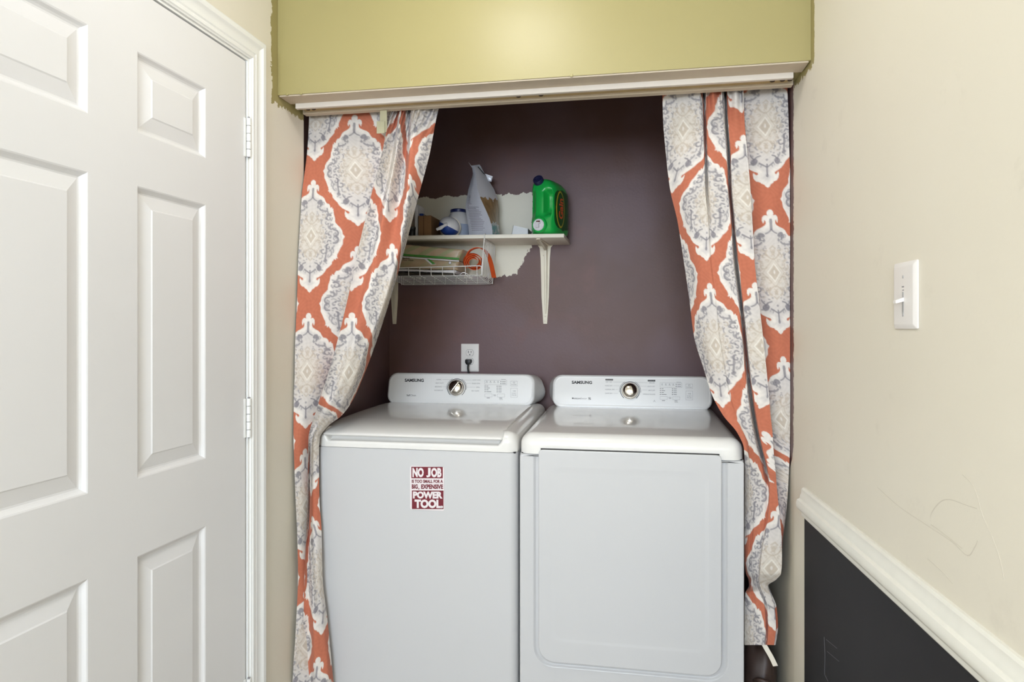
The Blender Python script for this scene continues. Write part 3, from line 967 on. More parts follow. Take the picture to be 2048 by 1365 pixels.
def bracket(xc, label):
    zt_ = zsh(xc) - 0.0165
    zb0 = 1.305
    o = thing('shelf_bracket', label, 'bracket', (xc, YB, zb0), 'shelf brackets')
    # wall leg: tapered plate with a raised rib
    mbb = MB()
    mbb.loft([[(xc - w_, YB - 0.001, z), (xc + w_, YB - 0.001, z), (xc + w_, YB - 0.004, z), (xc - w_, YB - 0.004, z)] for z, w_ in ((zb0, 0.0085), (zb0 + 0.01, 0.0095), (zb0 + 0.12, 0.0165), (zt_ - 0.06, 0.021), (zt_ - 0.012, 0.025), (zt_, 0.034))])
    mbb.build('wall_leg', MAT['bracket'], o, bevel=0.0008, seg=1)
    mbb = MB()
    mbb.loft([[(xc - w_ + 0.003, YB - 0.004, z), (xc + w_ + 0.003, YB - 0.004, z), (xc + w_ * 0.7 + 0.003, YB - dp, z), (xc - w_ * 0.7 + 0.003, YB - dp, z)] for z, w_, dp in ((zb0 + 0.045, 0.003, 0.005), (zb0 + 0.08, 0.006, 0.010), (zt_ - 0.10, 0.007, 0.016), (zt_ - 0.004, 0.008, 0.030))])
    mbb.build('rib', MAT['bracket'], o, bevel=0.001, seg=2, smooth=40)
    mbb = MB()
    mbb.loft([[(xc - w_, y, zt_), (xc + w_, y, zt_), (xc + w_, y, zt_ - 0.004), (xc - w_, y, zt_ - 0.004)] for y, w_ in ((YB - 0.002, 0.030), (YB - 0.03, 0.022), (YB - 0.15, 0.016), (SY0 + 0.022, 0.009), (SY0 + 0.014, 0.007))])
    mbb.build('shelf_leg', MAT['bracket'], o, bevel=0.0008, seg=1)
    mbb = MB()
    mbb.loft([[(xc - w_ + 0.003, y, zt_ - 0.004), (xc + w_ + 0.003, y, zt_ - 0.004), (xc + w_ * 0.7 + 0.003, y, zt_ - dp), (xc - w_ * 0.7 + 0.003, y, zt_ - dp)] for y, w_, dp in ((SY0 + 0.05, 0.003, 0.005), (SY0 + 0.08, 0.006, 0.010), (YB - 0.08, 0.007, 0.016), (YB - 0.006, 0.008, 0.030))])
    mbb.build('rib', MAT['bracket'], o, bevel=0.001, seg=2, smooth=40)
    for zz in (zb0 + 0.012, zb0 + 0.034, zt_ - 0.045):
        m4_ = Matrix.Translation((xc - (0.006 if zz > zb0 + 0.1 else 0), YB - 0.004, zz)) @ Matrix.Rotation(math.pi / 2, 4, 'X')
        MB().lathe([(0.0036, -0.001), (0.0036, 0.0006), (0.002, 0.0016)], 10, m4_).build('screw', MAT['bracket'], o)
    return o


bracket(-0.372, 'cream shelf bracket under the shelf end with the green jug')
bracket(-1.076, 'cream shelf bracket half hidden behind the left curtain')

# ------------------------------------------------------------------ wire basket hanging under the shelf
BX0, BX1 = -1.03, -0.606
BY0, BY1 = 2.705, 2.915
BZ = 1.507
BZR = 1.484                                               # floor drops towards the wall
zrail = 1.546
wb_ = thing('wire_basket', 'white wire basket hanging under the shelf full of packs', 'basket', ((BX0 + BX1) / 2, 2.81, BZ), None)
r1, r2 = 0.0024, 0.0015
zu = lambda x: zsh(x) - 0.0185


def rnd(path, r=0.012, n=4):
    """polyline with rounded corners"""
    p = [Vector(q) for q in path]
    out = [p[0]]
    for i in range(1, len(p) - 1):
        a = (p[i - 1] - p[i]).normalized() * min(r, (p[i - 1] - p[i]).length / 2)
        b = (p[i + 1] - p[i]).normalized() * min(r, (p[i + 1] - p[i]).length / 2)
        for k in range(n + 1):
            t = k / n
            out.append((p[i] + a) * (1 - t) ** 2 + p[i] * 2 * t * (1 - t) + (p[i] + b) * t * t)
    out.append(p[-1])
    return out


fr = MB()
fr.tube(rnd([(BX0, BY0, zrail - 0.004), (BX1 - 0.002, BY0, zrail), (BX1, BY0, BZ + 0.004)], 0.01), r1, 8)
fr.build('front_rail', MAT['wire'], wb_, smooth=60)
# hanging arms: up from the basket floor, past the shelf front and over its top
for xa, xb in ((BX1 + 0.0, BX1 + 0.012), (BX0, BX0)):
    p = rnd([(xa, BY0, BZ), (xa, BY0, zrail), (xb, SY0 - 0.004, zu(xb) + 0.004), (xb, SY0 - 0.004, zsh(xb) + 0.0024), (xb, SY0 + 0.022, zsh(xb) + 0.0024)], 0.005)
    MB().tube(p, r1, 8).build('hanging_arm', MAT['wire'], wb_, smooth=60)
    p = rnd([(xa, BY1, BZR), (xb, BY1, zu(xb) - 0.002), (xb, SY0 + 0.004, zu(xb) - 0.002)], 0.008)
    MB().tube(p, r1, 8).build('side_frame', MAT['wire'], wb_, smooth=60)
for k in range(9):
    y = BY0 + (BY1 - BY0) * k / 8
    zz = BZ + (BZR - BZ) * k / 8
    xt = BX1 + 0.011
    MB().tube(rnd([(BX0, y, zu(BX0) - 0.006), (BX0, y, zz), (BX1, y, zz), (xt, y, zu(xt) - 0.006)], 0.014), r2, 6).build('wire', MAT['wire'], wb_, smooth=60)
for k in range(9):
    x = BX1 - 0.022 - 0.0495 * k
    if x < BX0:
        break
    MB().tube(rnd([(x, BY0 + 0.0005, zrail - 0.002), (x, BY0 + 0.001, BZ + 0.002), (x + 0.004, BY1 - 0.002, BZR + 0.001), (x + 0.004, BY1, BZR + 0.05)], 0.008), r2, 6).build('wire', MAT['wire'], wb_, smooth=60)


# packs in the basket
def pack_mat(name, leaf):
    k = M(name)
    vec, X, Y, Z = k.pos()
    tan_ = k.mix(k.noise(14, 4), lin((150, 116, 78)), lin((206, 188, 160)))
    wv = k.n('ShaderNodeTexWave')
    wv.inputs['Scale'].default_value = 7
    wv.inputs['Distortion'].default_value = 4
    mp = k.n('ShaderNodeMapping')
    mp.inputs['Rotation'].default_value = (0, math.radians(-62), 0)
    k.link(vec, mp.inputs['Vector'])
    k.link(mp.outputs[0], wv.inputs['Vector'])
    c = k.mix(k.math('MULTIPLY', k.step(wv.outputs['Fac'], 0.62, 0.72), leaf), tan_, lin((150, 164, 118)))
    k.color(c)
    k.b.inputs['Roughness'].default_value = 0.35
    return k.m


def pack(name, label, q, y0, y1, mat_, grp=None):
    """q: front face corners in the picture (bl, br, tr, tl)"""
    bl, br, trr, tl = [P(a_, b_, y0) for a_, b_ in q]
    o = thing(name, label, 'package', (bl + br) / 2 + Vector((0, 0.06, 0)), grp)
    rings = []
    for ins, y in ((0.014, y0 + 0.000), (0.006, y0 + 0.002), (0.001, y0 + 0.007), (0, y0 + 0.02), (0, y1 - 0.02), (0.003, y1 - 0.004), (0.012, y1)):
        c = (bl + br + trr + tl) / 4
        ring = []
        for a_, b_ in ((bl, br), (br, trr), (trr, tl), (tl, bl)):
            for k in range(6):
                p = a_.lerp(b_, k / 6)
                dv = (c - p)
                p = p + Vector((math.copysign(min(abs(dv.x), ins), dv.x), 0, math.copysign(min(abs(dv.z), ins * 0.5), dv.z)))
                ring.append((p.x, y, p.z))
        rings.append(ring)
    MB().loft(rings).build('pouch', mat_, o, smooth=50)
    return o, (bl, br, trr, tl)


MAT['pack1'] = pack_mat('pack_print_olive', 0.6)
MAT['pack2'] = pack_mat('pack_print_tan', 0.25)
MAT['packw'] = simple('pack_white_film', (226, 222, 222), 0.35, var=0.02)
MAT['leafg'] = simple('pack_green_print', (78, 150, 62), 0.4, var=0.15, nscale=60)
MAT['olive'] = simple('dark_olive_pack', (64, 58, 44), 0.6, var=0.3, nscale=40)
GP = 'packs in the wire basket'
o, q = pack('wipes_pack', 'olive printed wipes pack lying on top in the wire basket', [(790, 513), (916, 521), (926, 499), (796, 488)], 2.722, 2.90, MAT['pack1'], GP)
mb = MB()
h1 = lambda px, py: P(px, py, 2.7218 - 0.0005)
for (a_, b_, c_, d_, s_) in ((800, 918, 507.5, 511.5, 0.095),):
    quad_px(mb, a_, b_, c_, d_, h1, 0.072)
mb.build('green_band', MAT['leafg'], o)
o, q = pack('wipes_pack', 'tan printed wipes pack with white edges, second from the top in the basket', [(788, 536), (914, 541), (918, 523), (792, 513.5)], 2.716, 2.90, MAT['pack2'], GP)
h2 = lambda px, py: P(px, py, 2.7158 - 0.0004)
mb = MB()
quad_px(mb, 792, 918, 512.2, 514.6, h2, 0.072)
mb.build('white_seal', MAT['packw'], o)
mb = MB()
text_px(mb, 'Bamboo', 805.5, 819.5, 514.8, 517.8, lambda a_, b_: h2(a_, b_) - Vector((0, 0.0006, 0)), 0.02, 0.02)
text_px(mb, 'Floor Wipes', 805.5, 827, 519, 522.4, lambda a_, b_: h2(a_, b_) - Vector((0, 0.0006, 0)), 0.02, 0.02)
mb.build('pack_lettering', MAT['ink'], o)
mb = MB()
mb.add([h2(848, 518), h2(858, 518.5), h2(872, 529), h2(862, 529.5)], [(0, 1, 2, 3)])
mb.build('white_leaf', MAT['packw'], o)
mb = MB()
mb.add([h2(853.5, 518.2) - Vector((0, 0.0005, 0)), h2(859, 518.6) - Vector((0, 0.0005, 0)), h2(871, 528) - Vector((0, 0.0005, 0)), h2(865, 528.8) - Vector((0, 0.0005, 0))], [(0, 1, 2, 3)])
mb.build('green_leaf', MAT['leafg'], o)
c = h2(900, 526)
mb = MB()
mb.lathe([(0.0068, 0), (0.0068, 0.0006), (0.005, 0.0008)], 20, Matrix.Translation(c) @ Matrix.Rotation(math.pi / 2, 4, 'X'))
mb.build('round_mark', MAT['ink'], o)
MB().lathe([(0.0054, 0.0008), (0.0054, 0.0012), (0.001, 0.0013)], 20, Matrix.Translation(c) @ Matrix.Rotation(math.pi / 2, 4, 'X')).build('round_mark_centre', MAT['packw'], o)
pack('paper_pack', 'plain white pack lying under the wipes packs in the basket', [(786, 541.8), (908, 546.8), (913, 541.8), (788, 536.6)], 2.714, 2.90, MAT['packw'], GP)
pack('flat_pack', 'dark olive flat pack on the bottom of the wire basket', [(784, 549), (908, 551.2), (907, 548.6), (786, 544)], 2.718, 2.89, MAT['olive'], GP)

# orange leash: coil and a hanging end
le = thing('leash', 'orange webbing leash coiled in the basket, one end hanging out', 'leash', P(945, 548, 2.75))
path = []
for k in range(75):
    t = k / 74
    a_ = math.radians(40 + 900 * t)
    rad = 0.018 + 0.022 * t
    path.append(P(949, 524, 2.760) + Vector((rad * math.cos(a_) - 0.3 * 0.02, 0.012 * t + 0.35 * rad * math.cos(a_), rad * 0.92 * math.sin(a_))))
MB().ribbon(path, Vector((-0.012, 0.021, 0.009)), 0.0030).build('coil', MAT['orange'], le, smooth=50)
path = cat([P(932, 515, 2.76), P(940, 502, 2.775), P(955, 496, 2.785), P(968, 500, 2.79), P(977, 512, 2.793), P(983, 532, 2.79), P(988, 556, 2.785)], 6)
n = len(path)
wid = [Vector((0.014 * min(1, i / n * 1.3), 0.020, 0.0)) for i in range(n)]
MB().ribbon(path, wid, 0.0028).build('hanging_end', MAT['orange'], le, smooth=50)
path = cat([P(908, 553, 2.735), P(918, 551, 2.73), P(924, 546, 2.73), P(930, 546, 2.732), P(936, 549, 2.735)], 5)
MB().tube(path, 0.0022, 8).build('clip', MAT['steel'], le, smooth=60)

# ------------------------------------------------------------------ things on the shelf
# green detergent jug (its narrow end with cap and tap turned to the room)
jx = P(1100, 466, 2.79).x
jz = zsh(jx)
jg = thing('detergent_jug', 'large green detergent jug with navy cap and white tap on the shelf', 'jug', (jx, 2.795, jz))
JR = Matrix.Translation((jx, 2.795, jz + 0.0008)) @ Matrix.Rotation(math.radians(-19), 4, 'Z')
rings = []
NZ, NA = 60, 120


def jhalf(t):
    """half width, half depth, centre shift x, y for height fraction t"""
    pts = [(0, .042, .078, 0, 0), (.03, .049, .086, 0, 0), (.10, .0525, .090, 0, 0), (.45, .0535, .091, 0, 0), (.65, .0530, .090, 0, 0), (.78, .0520, .087, -.0005, 0), (.87, .0480, .078, -.003, -.004), (.94, .0415, .064, -.007, -.010), (.985, .031, .046, -.012, -.018), (1.0, .021, .030, -.015, -.024)]
    for i in range(len(pts) - 1):
        if t <= pts[i + 1][0] + 1e-9:
            f = (t - pts[i][0]) / (pts[i + 1][0] - pts[i][0])
            o4 = [pts[i][q] + f * (pts[i + 1][q] - pts[i][q]) for q in range(1, 5)]
            return [o4[0] * 1.13] + o4[1:]


JH = 0.232
for i in range(NZ + 1):
    t = i / NZ
    hw, hd, sx, sy = jhalf(t)
    ring = []
    for k in range(NA):
        a_ = k / NA * 6.28318
        ca, sa = math.cos(a_), math.sin(a_)
        e = 0.55
        x = hw * math.copysign(abs(ca) ** e, ca) + sx
        y = hd * math.copysign(abs(sa) ** e, sa) + sy
        z = t * JH
        if y < 0:      # grip recesses either side of the front handle, boss for the tap
            fy = min(1, -y / 0.05)
            g1 = math.exp(-(((x - 0.029) / 0.0145) ** 6 + ((z - 0.130) / 0.048) ** 6))
            g2 = math.exp(-(((x + 0.042) / 0.014) ** 4 + ((z - 0.125) / 0.05) ** 4))
            bs = math.exp(-(((x + 0.002) / 0.032) ** 4 + ((z - 0.036) / 0.033) ** 4))
            y += fy * (0.040 * g1 + 0.022 * g2 - 0.012 * bs)
        ring.append(JR @ Vector((x, y, z)))
    rings.append(ring)
body = MB().loft(rings).build('jug_body', MAT['jug'], jg, smooth=60)
cm = JR @ Matrix.Translation((-0.016, -0.062, 0.214)) @ Matrix.Rotation(math.radians(58), 4, 'X')
MB().lathe([(0.021, -0.02), (0.019, 0.0), (0.017, 0.006)], 28, cm).build('neck', MAT['jug'], jg, smooth=50)
cap = MB().lathe([(0.0205, 0.004), (0.0215, 0.008), (0.0215, 0.026), (0.0195, 0.029), (0.012, 0.029), (0.0115, 0.024), (0.001, 0.024)], 28, cm).build('cap', MAT['jugcap'], jg, smooth=40)
tm = JR @ Matrix.Translation((-0.002, -0.099, 0.036)) @ Matrix.Rotation(math.radians(90), 4, 'X')
MB().lathe([(0.034, -0.012), (0.0335, 0.0), (0.030, 0.004), (0.026, 0.004)], 32, tm).build('tap_boss', MAT['jug'], jg, smooth=40)
tp = MB().lathe([(0.0245, 0.002), (0.0245, 0.008), (0.022, 0.0095), (0.019, 0.0085), (0.001, 0.0085)], 28, tm).build('tap', MAT['white_plastic'], jg, smooth=40)
g = MB().box(-0.0065, 0.0065, -0.012, 0.010, 0.008, 0.022)
g.box(-0.0115, 0.0115, 0.004, 0.008, 0.010, 0.019)
g.v = [tm @ v for v in g.v]
g.build('tap_lever', MAT['white_plastic'], tp, bevel=0.0012, seg=2)
g = MB().box(-0.008, 0.008, 0.011, 0.016, 0.006, 0.013)
g.v = [tm @ v for v in g.v]
g.build('tap_valve', simple('tap_valve_brown', (96, 40, 30), 0.5), tp, bevel=0.001)


def jside(y, z, off):
    """point on the right flank of the jug"""
    t = z / JH
    hw, hd, sx, sy = jhalf(min(max(t, 0), 1))
    yy = max(-0.999, min(0.999, (y - sy) / hd))
    sa = math.copysign(abs(yy) ** (1 / 0.55), yy)
    x = hw * abs(math.cos(math.asin(sa))) ** 0.55 + sx
    return JR @ Vector((x + off, y, z))


def jpatch(name, y0, y1, z0, z1, off, mat_, shape=None, parent=None):
    n_, m_ = 14, 18
    vs_, fs = [], []
    for i in range(m_ + 1):
        z = z0 + (z1 - z0) * i / m_
        f = math.sqrt(max(0.0, 1 - (2 * i / m_ - 1) ** 6)) if shape == 'round' else (math.sqrt(max(0.02, 1 - (2 * i / m_ - 1) ** 2)) if shape == 'oval' else 1)
        yc_ = (y0 + y1) / 2
        for k in range(n_ + 1):
            y = yc_ + (y0 + (y1 - y0) * k / n_ - yc_) * f
            vs_.append(jside(y, z, off))
    for i in range(m_):
        for k in range(n_):
            q_ = i * (n_ + 1) + k
            fs.append((q_, q_ + 1, q_ + n_ + 2, q_ + n_ + 1))
    return MB().add(vs_, fs).build(name, mat_, parent or jg, smooth=60)


lb = jpatch('label', -0.070, 0.072, 0.018, 0.190, 0.0006, MAT['label_g'], 'round')
jpatch('label_oval', -0.062, 0.012, 0.028, 0.182, 0.0011, MAT['label_y'], 'oval', lb)
jpatch('label_oval', -0.056, 0.006, 0.036, 0.174, 0.0015, MAT['label_g'], 'oval', lb)
v, fs = text_geo('Gain', 0.03)
MB().add([jside(-0.004 - 0.040 * b_, 0.066 + 0.085 * a_, 0.0021) for a_, b_ in v], fs).build('label_lettering', MAT['label_o'], lb)

# small translucent tray beside the jug
tx = P(1045, 466, 2.84)
ty = thing('plastic_tray', 'small translucent white tray on the shelf behind the green jug', 'tray', (tx.x, 2.84, zsh(tx.x)))
x0, x1 = P(1026, 466, 2.84).x, P(1060, 466, 2.84).x
zz = zsh(tx.x) + 0.0008
mb = MB()
for (a_, b_, c_, d_) in ((x0, x1, 2.79, 2.7915), (x0, x1, 2.8885, 2.89), (x0, x0 + 0.0015, 2.79, 2.89), (x1 - 0.0015, x1, 2.79, 2.89)):
    mb.box(a_, b_, c_, d_, zz, zz + 0.050)
mb.box(x0, x1, 2.79, 2.89, zz, zz + 0.0015)
mb.v = [Vector((v_.x + (0.010 * (v_.z - zz) / 0.05 if v_.x < tx.x else 0), v_.y, v_.z - (v_.x - x0) * 0.22 * (v_.z - zz) / 0.05)) for v_ in mb.v]
mb.build('tray_body', MAT['tray'], ty)

# grey pouch with an open torn top
by = 2.80
bz = zsh(P(967, 466, by).x)
bg = thing('pet_food_pouch', 'tall grey plastic pouch with torn open top standing on the shelf', 'bag', (P(967, 466, by).x, by, bz))


def pouch_print():
    k = M('pouch_brown_fur_print')
    vec, X, Y, Z = k.pos()
    mp = k.n('ShaderNodeMapping')
    mp.inputs['Scale'].default_value = (1, 1, 0.25)
    k.link(vec, mp.inputs['Vector'])
    fur = k.mix(k.noise(70, 4, 0.6, mp.outputs[0]), lin((70, 44, 24)), lin((196, 158, 110)))
    nz = k.math('MULTIPLY', k.math('SUBTRACT', k.noise(40, 3), 0.5), 0.07)
    zz_ = k.math('ADD', Z, nz)
    m1 = k.math('MULTIPLY', k.math('LESS_THAN', zz_, 1.842), k.math('GREATER_THAN', zz_, 1.735))
    c_ = k.mix(m1, lin((206, 202, 206)), fur)
    m2 = k.math('LESS_THAN', zz_, 1.728)
    c_ = k.mix(k.math('MULTIPLY', m2, k.step(k.noise(25, 2), 0.40, 0.5)), c_, lin((86, 150, 156)))
    k.color(c_)
    k.b.inputs['Roughness'].default_value = 0.28
    return k.m


rows = [333, 340, 348, 360, 378, 396, 415, 435, 452, 467]
Lx = [943, 945.5, 946, 942, 937, 933.5, 930.7, 934, 937, 938.5]
Fx = [948, 950, 952, 953, 955, 961, 970, 979, 984, 985.5]
Rx = [958, 963, 969, 977, 988, 995, 997, 996, 998, 1001.5]
yL = [2.80, 2.80, 2.80, 2.80, 2.80, 2.80, 2.80, 2.80, 2.80, 2.80]
yF = [2.785, 2.782, 2.778, 2.77, 2.76, 2.75, 2.742, 2.735, 2.732, 2.73]
yR = [2.825, 2.83, 2.835, 2.845, 2.85, 2.855, 2.86, 2.86, 2.86, 2.855]
zof = bz - P(985.5, 467, 2.73).z + 0.001
rings = []
sides = []
for j in range(len(rows)):
    c3 = [P(Lx[j], rows[j], yL[j]), P(Fx[j], rows[j], yF[j]), P(Rx[j], rows[j], yR[j])]
    zc_ = sum(c_.z for c_ in c3) / 3
    zfl = bz + 0.001
    tt = (j / (len(rows) - 1)) ** 2
    for c_ in c3:
        c_.z = max(zfl, c_.z + (zfl - P(985.5, 467, 2.73).z) * tt)
        if j == len(rows) - 1:
            c_.z = zfl
    L_, F_, R_ = c3
    B_ = (L_ + R_) / 2 + Vector((0.0, 0.035, 0))
    ring = []
    for a_, b_, bul in ((L_, F_, 0.004), (F_, R_, 0.006), (R_, B_, 0.004), (B_, L_, 0.004)):
        for k in range(8):
            t = k / 8
            nrm = Vector(((b_ - a_).y, -(b_ - a_).x, 0))
            nrm = nrm.normalized() if nrm.length > 1e-6 else nrm
            wob = 0.0022 * math.sin(j * 1.9 + k * 1.7) + 0.0015 * math.sin(j * 3.1 - k * 2.3)
            ring.append(a_.lerp(b_, t) + nrm * (bul * math.sin(t * math.pi) + wob * math.sin(t * math.pi)))
    rings.append(ring)
mb = MB()
n = len(rings[0])
vs_ = [p for r in rings for p in r]
f0, f1 = [], []
for i in range(len(rings) - 1):
    for j in range(n):
        q_ = (i * n + j, i * n + (j + 1) % n, (i + 1) * n + (j + 1) % n, (i + 1) * n + j)
        (f1 if 8 <= j < 16 else f0).append(q_)
o_ = len(mb.v)
mb.v += vs_
mb.f += f0 + f1 + [tuple(range((len(rings) - 1) * n, len(rings) * n))]
mb.mi += [0] * len(f0) + [1] * len(f1) + [0]
MAT['pouch'] = pouch_print()
mb.build('pouch_film', [MAT['bagw'], MAT['pouch']], bg, smooth=40)
top = [P(936.5, 324, 2.80), P(942.5, 331.5, 2.795), P(959, 329.5, 2.80), P(962, 333.5, 2.815), P(969, 347, 2.83), P(958, 341, 2.80), P(947, 341, 2.79)]
MB().prism(top, (0, 0.0008, 0)).build('torn_edge', MAT['bagw'], bg)
fl_ = [P(970, 347.5, 2.835), P(985.5, 353, 2.84), P(982.5, 364, 2.842), P(977, 362, 2.842)]
MB().prism(fl_, (0, 0.0008, 0)).build('torn_flap', MAT['bagw'], bg)
MB().prism([P(955, 334, 2.797), P(957, 333.5, 2.797), P(969, 347.5, 2.823), P(967.5, 348.5, 2.822)], (0, -0.0008, 0)).build('zip_line', MAT['ink'], bg)
# printed lines of the left face
mb = MB()
for j in range(22):
    py = 392 + j * 3.1
    i = max(k for k in range(len(rows)) if rows[k] <= py)
    f = (py - rows[i]) / (rows[i + 1] - rows[i])
    la, fa = [Vector(rings[i][q]).lerp(rings[i + 1][q], f) for q in (0, 8)]
    a_, b_ = 0.12 + 0.05 * random.random(), (0.40 if j < 7 else 0.78) - 0.2 * random.random()
    up = Vector((0, 0, 0.0016))
    pts = []
    for k in range(7):
        t = a_ + (b_ - a_) * k / 6
        q0 = t * 8
        q1 = int(min(7, q0))
        pa = Vector(rings[i][q1]).lerp(rings[i][q1 + 1], q0 - q1).lerp(Vector(rings[i + 1][q1]).lerp(rings[i + 1][q1 + 1], q0 - q1), f)
        pts.append(pa + Vector((-0.0008, -0.0016, 0)))
    vs_ = []
    for p in pts:
        vs_ += [p, p + up]
    mb.add(vs_, [(2 * k, 2 * k + 2, 2 * k + 3, 2 * k + 1) for k in range(6)])
mb.build('small_print', MAT['pink'], bg, kind='stuff')

# white tub with navy lid, pale blue label
tx = P(917, 466, 2.88)
tz = zsh(tx.x) + 0.0008
tb = thing('plastic_tub', 'white plastic tub with navy lid standing behind the nozzle bottle', 'tub', (tx.x, 2.882, tz))
m4 = Matrix.Translation((tx.x, 2.882, tz))
m4 = m4 @ Matrix.Diagonal((1, 1, 1.12, 1))
MB().lathe([(0.050, 0), (0.052, 0.004), (0.052, 0.06), (0.048, 0.088), (0.037, 0.106), (0.034, 0.110)], 36, m4).build('tub_body', MAT['white_plastic'], tb, smooth=50)
MB().lathe([(0.0526, 0.010), (0.0527, 0.012), (0.0527, 0.058), (0.0526, 0.060)], 36, m4).build('tub_label', MAT['paleblue'], tb, smooth=50)
MB().lathe([(0.034, 0.108), (0.037, 0.110), (0.037, 0.120), (0.034, 0.122), (0.001, 0.122)], 36, m4).build('tub_lid', MAT['navy'], tb, smooth=40)

# bottle lying with its nozzle to the room: white dome above, blue below
c = P(898, 449, 2.755)
nb = thing('nozzle_bottle', 'white and blue plastic bottle with short white nozzle, lying next to the cardboard box', 'bottle', (c.x, 2.76, zsh(c.x)))
c.z = zsh(c.x) + 0.043
BR = Matrix.Translation(c) @ Matrix.Rotation(math.radians(28), 4, 'Y') @ Matrix.Rotation(math.radians(8), 4, 'Z') @ Matrix.Scale(1.18, 4)
rings_w, rings_b = [], []
prof = [(-0.046, 0.006), (-0.043, 0.016), (-0.034, 0.027), (-0.020, 0.034), (0.0, 0.0365), (0.018, 0.036), (0.03, 0.034)]
for y, r in prof:
    top_, bot_ = [], []
    for k in range(17):
        a_ = math.pi * k / 16
        top_.append(BR @ Vector((r * 1.05 * math.cos(a_), y, r * math.sin(a_) * 0.98)))
        bot_.append(BR @ Vector((r * 1.03 * math.cos(a_), y, -r * math.sin(a_) * 0.92)))
    rings_w.append(top_)
    rings_b.append(bot_)
MB().loft(rings_w).build('bottle_top', MAT['white_plastic'], nb, smooth=60)
MB().loft(rings_b).build('bottle_base', MAT['blue'], nb, smooth=60)
for y in (0.030, 0.040):
    MB().lathe([(0.033, 0), (0.0385, 0.002), (0.0385, 0.006), (0.033, 0.008)], 32, BR @ Matrix.Translation((0, y + 0.008, 0)) @ Matrix.Rotation(math.pi / 2, 4, 'X')).build('bottle_ring', MAT['shelf'], nb, smooth=50)
path = cat([BR @ Vector((-0.004, -0.040, 0.004)), BR @ Vector((-0.008, -0.050, -0.004)), BR @ Vector((-0.016, -0.052, -0.018)), BR @ Vector((-0.026, -0.046, -0.028))], 4)
MB().tube(path, [0.007 + 0.001 * math.sin(i) for i in range(len(path))], 10).build('nozzle', MAT['white_plastic'], nb, smooth=60)

# cardboard box, white strip, blue cap, dark pot
x0, x1 = P(836.5, 467, 2.73).x, P(862.5, 467, 2.73).x
bx = thing('cardboard_box', 'small plain brown cardboard box on the shelf', 'box', ((x0 + x1) / 2, 2.79, zsh(x0)))
zz = zsh(x0) + 0.0008
MB().box(x0, x1, 2.730, 2.865, zz, zz + 0.087).build('carton', MAT['card'], bx, bevel=0.0015, seg=1)
MB().box(x0 + 0.022, x0 + 0.026, 2.7296, 2.8654, zz + 0.0005, zz + 0.0875).build('flap_seam', simple('cardboard_seam', (112, 80, 50), 0.8), bx)
x0, x1 = P(829.5, 467, 2.745).x, P(836, 467, 2.745).x
wp = thing('white_box', 'narrow white upright box between the curtain and the cardboard box', 'box', ((x0 + x1) / 2, 2.78, zsh(x0)))
zz = zsh(x0) + 0.0008
MB().box(x0, x1 - 0.0005, 2.745, 2.84, zz, zz + 0.137).build('box_body', MAT['white_plastic'], wp, bevel=0.002, seg=2)
MB().box(x0 - 0.0004, x1 - 0.0001, 2.7446, 2.8404, zz + 0.127, zz + 0.1376).build('box_lid', MAT['white_plastic'], wp, bevel=0.001, seg=1)
c = P(843, 430, 2.77)
bc = thing('blue_cap', 'small blue cap lying on top of the cardboard box', 'cap', (c.x, 2.77, zsh(c.x) + 0.0885))
MB().lathe([(0.0085, 0), (0.0095, 0.001), (0.0095, 0.012), (0.008, 0.014), (0.001, 0.014)], 20, Matrix.Translation((c.x, 2.77, zsh(c.x) + 0.0888))).build('cap_body', MAT['blue'], bc, smooth=40)
MB().tube(cat([(c.x + 0.006, 2.772, zsh(c.x) + 0.100), (c.x + 0.014, 2.775, zsh(c.x) + 0.098), (c.x + 0.022, 2.778, zsh(c.x) + 0.091)], 4), 0.0012, 6).build('cap_tie', MAT['olive'], bc)
c = P(822, 466, 2.74)
dp = thing('black_pot', 'small black pot on the shelf partly behind the left curtain', 'pot', (c.x, 2.75, zsh(c.x)))
MB().lathe([(0.016, 0), (0.019, 0.002), (0.020, 0.030), (0.018, 0.034), (0.001, 0.034)], 24, Matrix.Translation((c.x, 2.75, zsh(c.x) + 0.0008))).build('pot_body', MAT['black'], dp, smooth=40)
MB().lathe([(0.0185, 0.030), (0.021, 0.031), (0.021, 0.040), (0.001, 0.041)], 24, Matrix.Translation((c.x, 2.75, zsh(c.x) + 0.0008))).build('pot_lid', MAT['black'], dp, smooth=40)

# ------------------------------------------------------------------ curtains with a woven-look damask print
UNIT = 0.000309          # one drawing unit of the medallion in metres
PH, PV = 0.283, 0.446    # pattern repeat across and up


def smooth_poly(p, n=6, closed=False):
    return np.array([[q.x, q.y] for q in cat([(a_, b_, 0) for a_, b_ in p], n)])


